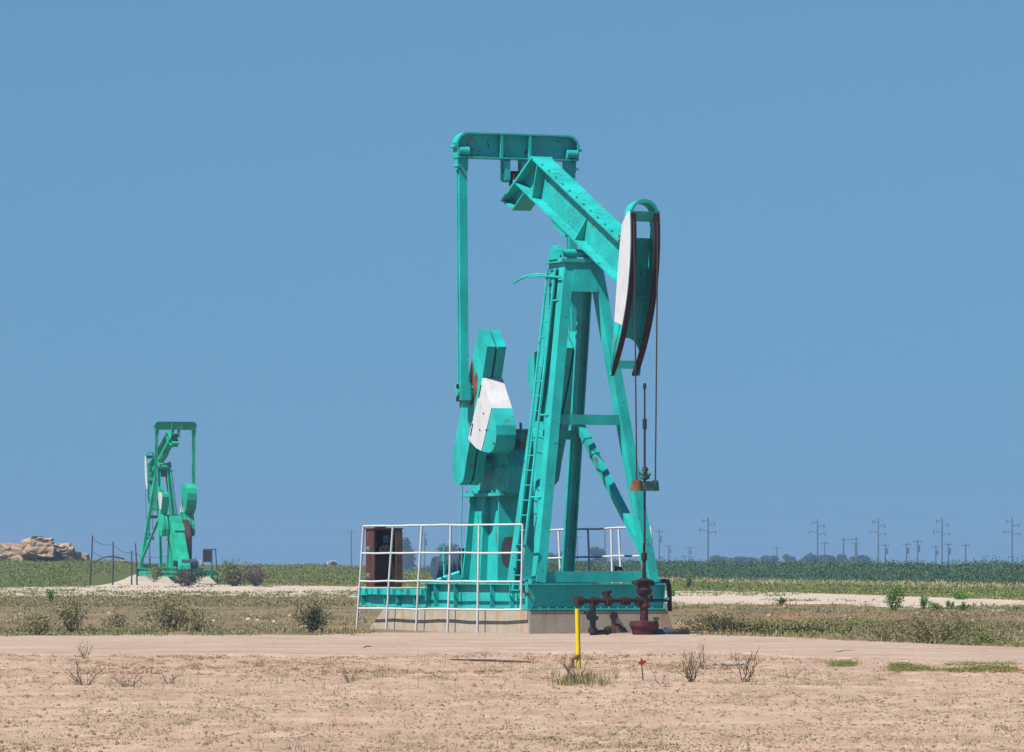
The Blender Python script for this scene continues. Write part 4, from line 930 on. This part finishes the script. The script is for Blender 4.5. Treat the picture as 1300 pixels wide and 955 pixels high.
S(975, 806, 70, 22, 'low straggly bush right of the tangled bush by the plinth', 'leaf_hill', leaves=1100, stems=10, leafsize=.8)
S(1078, 806, 8, 10, 'tiny brown tuft alone above the road right of centre', 'leaf_purple', leaves=150, stems=4, wood='twig')
for x, y, w_, h_, l in ((1134, 775, 24, 34, 'tallest bright green weed on the white track at the right'), (1172, 773, 9, 18, 'thin bright weed just right of the tallest weed'),
                        (1185, 775, 16, 12, 'squat bright weed right of the thin weed'), (1205, 774, 10, 12, 'small bright weed second from the right on the track'),
                        (1222, 775, 12, 9, 'smallest flat weed at the right end of the row'), (992, 769, 9, 11, 'small round weed midway along the right track'),
                        (873, 748, 11, 22, 'leaning bright weed just right of the skid corner'), (896, 748, 14, 7, 'flat bright weed right of the leaning weed'), (924, 748, 10, 7, 'small flat weed furthest from the skid corner'),
                        (853, 758, 9, 12, 'bright weed touching the skid corner behind the hose'), (1222, 762, 26, 12, 'yellow-green weed clump behind the track at the right')):
    S(x, y, w_, h_, l, 'leaf_bright', 'weed', 'green weeds by the white track', 260+int(w_*h_*1.2), .9, 6, upright=0)
# foreground twigs
D = dict(foliage='grass_dry', wood='twig', cat='dead shrub', group='bare twiggy shrubs in the foreground', name='dead_shrub')
S(735, 868, 62, 54, 'bare twiggy shrub beside the yellow marker post, grass at its foot', stems=6, leaves=0, twigs=5, **D)
S(876, 866, 50, 52, 'spindly tan shrub left of the dark thorny one', stems=10, leaves=60, leafsize=.35, twigs=5, **D)
S(948, 866, 50, 52, 'dark thorny bare shrub at the near edge right of centre', stems=6, leaves=0, twigs=7, **{**D, 'wood': 'bark'})
S(1003, 862, 44, 34, 'faint leaning twigs right of the dark thorny shrub', stems=3, leaves=0, twigs=3, **D)
S(838, 868, 34, 36, 'two thin bare stalks right of the red marker', stems=3, leaves=0, twigs=2, **D)
S(893, 850, 14, 40, 'upright stalk with a few yellow-green leaves at the road edge', foliage='leaf_bright', wood='twig', cat='weed', group='stalks at the near road edge', leaves=70, leafsize=.5, stems=4, name='weed_stalk')
S(108, 836, 24, 28, 'stalk with feathery green leaves at the near road edge on the left', foliage='leaf_bright', wood='twig', cat='weed', group='stalks at the near road edge', leaves=200, leafsize=.45, stems=5, name='weed_stalk')
S(105, 870, 70, 40, 'wiry shrub in the left foreground below the feathery stalk', foliage='leaf_mesquite', wood='twig', leaves=350, leafsize=.4, stems=12, name='dead_shrub', cat='dead shrub', group='bare twiggy shrubs in the foreground')
S(165, 872, 60, 28, 'low wiry shrub right of the wiry left foreground shrub', foliage='leaf_mesquite', wood='twig', leaves=350, leafsize=.4, stems=12, name='dead_shrub', cat='dead shrub', group='bare twiggy shrubs in the foreground')
S(215, 868, 30, 16, 'tiny wiry shrub, last to the right of the left foreground shrubs', foliage='leaf_mesquite', wood='twig', leaves=160, leafsize=.4, stems=7, name='dead_shrub', cat='dead shrub', group='bare twiggy shrubs in the foreground')
S(445, 866, 40, 28, 'thin wiry shrub in the foreground below the railing', foliage='leaf_mesquite', wood='twig', leaves=220, leafsize=.4, stems=9, name='dead_shrub', cat='dead shrub', group='bare twiggy shrubs in the foreground')
P = np.array([tuple(gpt(random.gauss(738, 18), random.uniform(859, 872))) for _ in range(70)]); o = grass('grass_tuft', 'low green grass around the foot of the twiggy shrub by the yellow post', P, .12, 10, .07, .004, M['grass_olive'])

# ------------------------------------------------------------------ small things on the ground
b = MB(); p = gpt(735, 848); t = p+Vector((-2.2*p.y/F, 0, 75*p.y/F)); b.tube([p-Vector((0, 0, .1)), t], .034, 14); yl = b.build('marker_post', M['yellow'], smooth=False)
tag(yl, 'thin bright yellow plastic marker post in front of the plinth', 'marker post')
b = MB(); p2 = gpt(727, 848); b.tube([p2, p2+Vector((.0, 0, .12)), p2+Vector((.1, 0, .19))], .025, 8); o = b.build('rusty_hook', M['rust_orange']); tag(o, 'small bent rusty brown scrap at the foot of the yellow marker post', 'scrap')
mk = empty('red_marker', gpt(817, 864)); k = mk.location.y/F; tag(mk, 'short dark stake with a small torn red flag in the foreground', 'marker')
b = MB(); b.tube([(0, 0, -.05), (-3*k, 0, 27*k)], .008, 6); b.build('stake', M['wood'], mk)
b = MB(); b.prism_y([(-6.5*k, 21*k), (-1*k, 20*k), (2.5*k, 22*k), (3.5*k, 25*k), (-1*k, 25.5*k), (-2*k, 28.5*k), (-4*k, 28*k), (-3.5*k, 24.5*k), (-6*k, 24*k)], -.006, .006); b.build('flag', M['red'], mk)
def stick(x0_, y0_, x1_, y1_, r, label, cat='stick', name='fallen_stick', mat='wood'):
    pts = []
    for k in range(9):
        t = k/8; q = gpt(x0_+(x1_-x0_)*t, y0_+(y1_-y0_)*t+random.uniform(-.4, .4)); q = Vector((q.x, q.y, gz(q.x, q.y)+r*.9)); pts.append(q)
    b = MB(); b.tube(pts, [r*(1-.5*abs(k-4)/4) for k in range(9)], 6); o = b.build(name, M[mat]); tag(o, label, cat); return o
stick(572, 838.5, 674, 841.5, .02, 'long dark stick lying on the sand in front of the plinth')
stick(462, 824, 472, 822.5, .025, 'short dark stick on the road below the railing')
stick(1058, 829.5, 1085, 827, .018, 'thin dark stick lying on the road at the right')
stick(905, 845.5, 945, 845, .02, 'thin straight grey rod lying among the foreground twigs', 'rod', 'metal_rod', 'grey')

# ------------------------------------------------------------------ boulders on the left rise
YB = 415
def at(px_, py_, Y): return Vector(((px_-CX)/F*Y, Y, ZC+(HY-py_)/F*Y))
bl = [(20, 706, 24, .75, 'rounded pale boulder at the left end of the rock pile'), (48, 697, 30, .55, 'large flat-topped boulder, highest of the rock pile'), (72, 703, 24, .6, 'tan boulder leaning against the highest boulder of the rock pile'),
      (3, 711, 16, .5, 'low pale boulder at the left edge of the picture'), (92, 708, 15, .6, 'brownish boulder at the right end of the rock pile'), (60, 713, 18, .4, 'small dark slab at the front of the rock pile'), (33, 713, 16, .4, 'low slab at the front left of the rock pile'),
      (107, 709, 7, 1.1, 'small pale upright rock right of the rock pile'), (124, 716, 10, .5, 'low tan rock between the rock pile and the fence posts'), (155, 715, 8, .5, 'small pale rock behind the fence')]
for i, (x, y, r_, fl, lab) in enumerate(bl):
    o = rock_obj('boulder', i+1, at(x, y, YB+random.uniform(-3, 3)), r_*YB/F*1.12, fl, M['stone'] if i != 5 else M['rust_orange']); tag(o, lab, 'boulder', 'boulders on the left rise')
for i, (x, y, r_, lab) in enumerate(((421, 716, 6, 'grey-white rock on the crest of the rise behind'), (410, 718, 4, 'small grey rock left of the white crest rock'), (384, 718, 3.5, 'tiny dark rock on the crest left of the grey ones'), (255, 716, 6, 'pale rock on the crest right of the small pumpjack'), (350, 719, 4, 'pale pebble-like rock on the crest in the gap of the rise'))):
    o = rock_obj('rock', i+30, at(x, y, 425), r_*425/F*1.2, .7, M['stone_grey']); tag(o, lab, 'rock', 'rocks on the crest')
for i, (x, y, r_, lab) in enumerate(((1099, 816, 4, 'white rock at the far edge of the road right of centre'), (1277, 821, 4, 'white rock at the far edge of the road near the right edge'), (860, 847, 3.5, 'small white stone in the foreground among the spindly twigs'), (693, 860, 4, 'small pale stone left of the foreground grass'), (152, 806, 3, 'small white stone on the far road edge at the left'), (30, 836, 3, 'flat pale stone at the left end of the foreground'))):
    p = gpt(x, y); o = rock_obj('rock', i+50, p+Vector((0, 0, .01)), r_*p.y/F, .6, M['stone'], 2); tag(o, lab, 'rock', 'loose white rocks')

# ------------------------------------------------------------------ fence at the left
fn_ = empty('wire_fence'); tag(fn_, 'old wire fence of thin leaning dark posts left of the small pumpjack', 'fence')
fp = [((117.5, 680), (114, 736)), ((143.5, 688), (143, 741)), ((167, 699), (167, 745)), ((172, 690), (174, 712))]
tops = []
for (tx, ty), (fx, fy) in fp:
    YF = 330; t_, f_ = at(tx, ty, YF), at(fx, fy, YF); f_.z = min(f_.z, gz(f_.x, YF))-.1
    b = MB(); b.tube([f_, (t_+f_)/2+Vector((.02, 0, 0)), t_], [.055, .045, .04], 6); b.build('post', M['wood'], fn_); tops.append((t_, f_))
for k in (.06, .3, .55):
    pts = [t_+(f_-t_)*k for t_, f_ in tops[:3]]+[at(215, 704+k*30, 340)]
    full = []
    for a_, c_ in zip(pts[:-1], pts[1:]):
        for j in range(6): u = j/6; full.append(a_.lerp(c_, u)+Vector((0, 0, -.18*math.sin(math.pi*u)*(1+k))))
    full.append(pts[-1]); MB().tube(full, .013, 4).build('wire', M['dark'], fn_)
hp = MB(); hp.tube([at(x, y, 345) for x, y in ((119, 714), (126, 710), (135, 707), (147, 707), (158, 710))], .05, 6); o = hp.build('flow_line', M['dark']); tag(o, 'dark pipe arching up over the crest behind the fence posts', 'pipe')

# ------------------------------------------------------------------ small pumpjack far behind: a copy of the big one
def children(o): return [c for c in bpy.data.objects if c.parent == o]
def copy_tree(o, parent=None):
    kids = children(o); c = o.copy(); COL.objects.link(c); c.parent = parent
    for ch in kids: copy_tree(ch, c)
    return c
far = copy_tree(jack)
fa = R(198); far.rotation_euler = (0, 0, fa); YFJ = 352.0
def place_far(o, z): o.location = (((221-CX)/F*(YFJ))-(math.cos(fa)*1.6-math.sin(fa)*4.4), YFJ-(math.sin(fa)*1.6+math.cos(fa)*4.4), z)
place_far(far, -.02)
tag(far, 'small distant green pumpjack on the left, seen from its motor end', 'pumpjack', 'turquoise oilfield pumpjacks')
def regreen(o):
    for c in children(o):
        if c.type == 'MESH':
            for sl_ in c.material_slots:
                if sl_.material and sl_.material.name.startswith(('teal', 'worn_teal', 'rust_flaked', 'oily')): sl_.link = 'OBJECT'; sl_.material = M['green']
        regreen(c)
regreen(far)
fv = .46
for w_, l_ in ((fv, .62),):
    rw_ = [sz(x, y, fv) for x, y in ((606, 424), (597, 414), (586, 411), (576, 418), (570, 432), (567.5, 452), (568, 478), (572, 500), (578, 517), (585, 530), (589, 505), (598, 462))]
    cw_ = empty('counterweight'); cw_.parent = far
    MB().prism(rw_, fv-.06, fv+l_).build('weight_casting', M['green'], cw_)
    lw_ = [sz(x, y, fv) for x, y in ((595, 557), (589, 566), (583, 585), (580, 600), (584, 612), (592, 606), (598, 588), (604, 566), (603, 560))]
    MB().prism(lw_, fv-.02, fv+.5).build('weight_casting', M['green'], cw_)
    MB().prism(lw_[1:5]+[lw_[5]], fv+.501, fv+.51).build('painted_face', M['white'], cw_)
b = MB(); b.prism([(5.2, 4.4), (6.2, 4.3), (6.8, 3.2), (6.7, 1.2), (5.2, 1.2)], 0.95, 1.36); b.build('gearbox_side', M['cabinet'], far, bevel=.05)
b = MB()                                                              # belt guard on the motor side
b.prism([(4.9, 4.7), (5.6, 4.6), (6.3, 3.6), (8.0, 1.3), (8.1, 1.0), (7.0, 1.0), (6.0, 2.4), (4.9, 3.4), (4.6, 4.1)], 1.38, 2.2); b.build('belt_guard', M['green'], far, bevel=.02)
b = MB(); b.box((.3, 9.4, 1.5), (.9, 9.5, 2.3)); b.cyl((.3, 9.5, .5), (.3, 9.5, 2.4), .04); b.cyl((-.1, 9.6, -.3), (.05, 9.5, 2.4), .04); b.cyl((.05, 9.5, 2.35), (.9, 9.5, 2.35), .03); b.build('meter_rack', M['wood'], far)
cb2 = cb.copy(); COL.objects.link(cb2); place_far(cb2, -.02); cb2.rotation_euler = (0, 0, fa); tag(cb2, 'pale concrete plinth under the small distant pumpjack', 'concrete base', 'concrete pumpjack plinths')
wh2 = copy_tree(wh); place_far(wh2, -.02); wh2.rotation_euler = (0, 0, fa); tag(wh2, 'dark wellhead in front of the small distant pumpjack', 'wellhead')

# ------------------------------------------------------------------ far mesquite brush (mass)
V = []; N_ = 0
def clump(cx__, cy__, r, h, n, ls):
    z = gz(cx__, cy__); d = rng.normal(0, 1, (n, 3)); d /= np.linalg.norm(d, axis=1)[:, None]; rr = rng.uniform(.35, 1, n)**.5
    c = np.array([cx__, cy__, z+h*.45])+d*rr[:, None]*np.array([r, r, h*.55]); c[:, 2] = np.maximum(c[:, 2], z)
    s_ = ls*rng.uniform(.5, 1.4, n)[:, None]; u = rng.normal(0, 1, (n, 3)); u /= np.linalg.norm(u, axis=1)[:, None]; w_ = np.cross(u, rng.normal(0, 1, (n, 3))); w_ /= np.linalg.norm(w_, axis=1)[:, None]
    return np.stack([c-u*s_, c+w_*s_*.6, c+u*s_, c-w_*s_*.6], 1).reshape(-1, 3)
edge = lambda x: interp(x, [300, 600, 850, 1300, 1700], [470, 460, 450, 318, 280])
for _ in range(1500):
    x = random.uniform(430, 1400); Y = edge(x)*(1+random.random()**1.6*1.7); X = (x-CX)/F*Y
    if x < 640 and Y < 640: Y = 700+random.random()*300; X = (x-CX)/F*Y
    hgt = random.uniform(1.1, 1.75)*(1 if random.random() < .9 else 1.25)
    V.append(clump(X, Y, random.uniform(1.2, 2.6), hgt, 300, .075*(Y/450)**.6))
V = np.concatenate(V); o = raw('mesquite_brush', V, np.arange(len(V)).reshape(-1, 4), M['brush']); tag(o, 'dense green mesquite brush covering the flat land to the horizon', 'brush', None, 'stuff')

# ------------------------------------------------------------------ far trees
def tree(px_, top_py, wpx, Y, label, lobes=None):
    X = (px_-CX)/F*Y; z0 = gz(X, Y); zt_ = ZC+(HY-top_py)/F*Y; w_ = 1.25*wpx*Y/F; h_ = zt_-z0
    root = empty('tree', (X, Y, z0)); tag(root, label, 'tree', 'dark trees on the horizon')
    b = MB(); b.tube([(0, 0, -.3), (.1, 0, h_*.35), (0, .1, h_*.7)], [w_*.04+.1, w_*.03+.08, .06], 7)
    for k in range(6): a = k*1.05; b.tube([(0, 0, h_*.3), (math.cos(a)*w_*.2, math.sin(a)*w_*.2, h_*.55), (math.cos(a)*w_*.38, math.sin(a)*w_*.38, h_*.7)], [.12, .08, .03], 5, False)
    b.build('trunk', M['bark'], root)
    vs = []
    for k in range(14):
        a = random.uniform(0, 6.28); rr = random.uniform(0, .33)*w_; cz = h_*random.uniform(.15, .8); n = 170
        r1, r2 = w_*random.uniform(.16, .28), h_*random.uniform(.15, .24)
        d = rng.normal(0, 1, (n, 3)); d /= np.linalg.norm(d, axis=1)[:, None]; c = np.array([math.cos(a)*rr, math.sin(a)*rr, cz])+d*(rng.uniform(.3, 1, n)[:, None])*np.array([r1, r1, r2])
        s_ = .28*(Y/1300)*rng.uniform(.6, 1.5, n)[:, None]; u = rng.normal(0, 1, (n, 3)); u /= np.linalg.norm(u, axis=1)[:, None]; v_ = np.cross(u, rng.normal(0, 1, (n, 3))); v_ /= np.linalg.norm(v_, axis=1)[:, None]
        vs.append(np.stack([c-u*s_, c+v_*s_*.7, c+u*s_, c-v_*s_*.7], 1).reshape(-1, 3))
    vs = np.concatenate(vs); raw('crown', vs, np.arange(len(vs)).reshape(-1, 4), M['leaf_tree'], root)
for a_ in ((516, 680, 26, 1250, 'dark tree seen through the railing just right of the brown cabinet'), (570, 689, 34, 1250, 'rounded dark tree behind the motor of the big pumpjack'), (696, 700, 18, 1350, 'low dark tree between the legs, just right of the near leg'),
           (758, 691, 24, 1300, 'dark rounded tree behind the far railing of the big pumpjack'), (712, 698, 20, 1350, 'low dark tree seen left of the dark rear leg'), (912, 704, 26, 1500, 'low wide tree at the left end of the dark horizon grove'),
           (945, 705, 34, 1500, 'low tree second from the left in the horizon grove'), (1003, 703, 16, 1500, 'small round tree in the middle of the horizon grove'), (1030, 702, 26, 1500, 'dark tree below the first tall utility pole'),
           (1050, 703, 26, 1500, 'dark tree between the first tall pole and the twin poles'), (1070, 703, 20, 1500, 'dark tree at the foot of the twin poles'), (1094, 704, 24, 1500, 'last tree at the right end of the horizon grove'), (975, 705, 26, 1500, 'low tree third from the left in the horizon grove')):
    tree(*a_)
# ------------------------------------------------------------------ utility poles
def pole(px_, top, Y, label, kind='tall', lean=0.0):
    X = (px_-CX)/F*Y; z0 = gz(X, Y); h_ = ZC+(HY-top)/F*Y-z0
    root = empty('utility_pole', (X, Y, z0)); tag(root, label, 'utility pole', 'utility poles on the horizon')
    k = Y/1500
    b = MB(); b.tube([(0, 0, -.5), (lean, 0, h_)], [.25*k, .17*k], 8); b.build('pole', M['pole_wood'], root)
    if kind == 'tall':
        for z_, l_, sd_ in ((h_*.93, 1.6, -1), (h_*.86, 1.9, 1), (h_*.74, 2.4, -1), (h_*.70, 2.2, 1)):
            b = MB(); b.bar((lean, 0, z_-.25*k), (lean+sd_*l_*k, .3, z_+.35*k), .16*k, .2*k, (0, 1, 0)); b.cyl((lean+sd_*l_*k, .3, z_+.3*k), (lean+sd_*l_*k, .3, z_-.6*k), .13*k, 6); b.build('crossarm', M['pole_wood'], root)
    elif kind == 'small':
        b = MB(); b.bar((lean-1.1*k, 0, h_*.93), (lean+1.1*k, .2, h_*.93), .14*k, .18*k, (0, 1, 0)); 
        for q in (-1, 0, 1): b.cyl((lean+q*k, .1, h_*.93), (lean+q*k, .1, h_*.93+.45*k), .1*k, 6)
        b.build('crossarm', M['pole_wood'], root)
        if random.random() < .5: b = MB(); b.cyl((lean+.4*k, 0, h_*.62), (lean+.4*k, 0, h_*.82), .35*k, 10); b.build('transformer', M['pole_wood'], root)
    else:
        b = MB(); b.tube([(4.0*k, 0, -.5), (3.6*k, 0, h_)], [.3*k, .2*k], 8); b.build('pole', M['pole_wood'], root); b = MB(); b.bar((-.6*k, 0, h_*.92), (4.2*k, 0, h_*.94), .16*k, .22*k, (0, 1, 0)); b.build('crossarm', M['pole_wood'], root)
for a_ in ((1038, 659, 2000, 'tall utility pole leftmost of the four clear ones, above the grove', 'tall'), (1115, 658, 2000, 'tall utility pole second from the left of the four clear ones', 'tall'), (1196, 657, 2000, 'tall utility pole third from the left of the four clear ones', 'tall'), (1285, 657, 2000, 'tall utility pole nearest the right edge', 'tall'),
           (899, 657, 1700, 'tall faint utility pole above the left end of the horizon grove', 'tall'), (1071, 682, 1900, 'twin-legged utility structure between the first two tall poles', 'twin'), (1086, 688, 2300, 'short faint pole right of the twin-legged structure', 'small'),
           (1124, 690, 1900, 'short pole just right of the second tall pole', 'small'), (1151, 689, 1900, 'short pole, left one of the pair midway between tall poles', 'small'), (1165, 685, 1900, 'short pole, right and taller one of the pair midway between tall poles', 'small'),
           (1188, 692, 2100, 'short faint pole just left of the third tall pole', 'small'), (1204, 689, 1900, 'short pole with a box just right of the third tall pole', 'small'), (1226, 690, 1900, 'short pole alone between the third and fourth tall poles', 'small'), (1047, 688, 2300, 'short faint pole just right of the first tall pole', 'small'),
           (986, 694, 2600, 'faint short pole above the right part of the grove', 'small'), (849, 692, 2600, 'very faint short pole right of the wellhead', 'small'), (875, 694, 2600, 'very faint short pole left of the faint tall one', 'small'),
           (446, 672, 2300, 'faint pole on the horizon left of the brown cabinet', 'small'), (539, 676, 2300, 'faint pole on the horizon behind the railing', 'small'), (768, 668, 2300, 'faint pole behind the legs of the big pumpjack', 'small'), (733, 680, 2300, 'faint pole beside the dark rear leg of the big pumpjack', 'small'), (837, 672, 2400, 'faint pole just right of the front right leg', 'small')):
    pole(*a_)

# ------------------------------------------------------------------ haze: the air itself
b = MB(); b.box((-4200, -60, -30), (4200, 6800, 30)); hz = b.build('haze', None)
hm = bpy.data.materials.new('haze_air'); hm.use_nodes = True; t_ = hm.node_tree; t_.nodes.clear(); ho = t_.nodes.new('ShaderNodeOutputMaterial'); hv_ = t_.nodes.new('ShaderNodeVolumePrincipled')
hv_.inputs['Color'].default_value = (.38, .62, .92, 1); hv_.inputs['Density'].default_value = .00036; hv_.inputs['Anisotropy'].default_value = 0.0
t_.links.new(hv_.outputs[0], ho.inputs['Volume']); hz.data.materials.clear(); hz.data.materials.append(hm); tag(hz, 'thin blue heat haze over the plain', None, None, 'stuff')
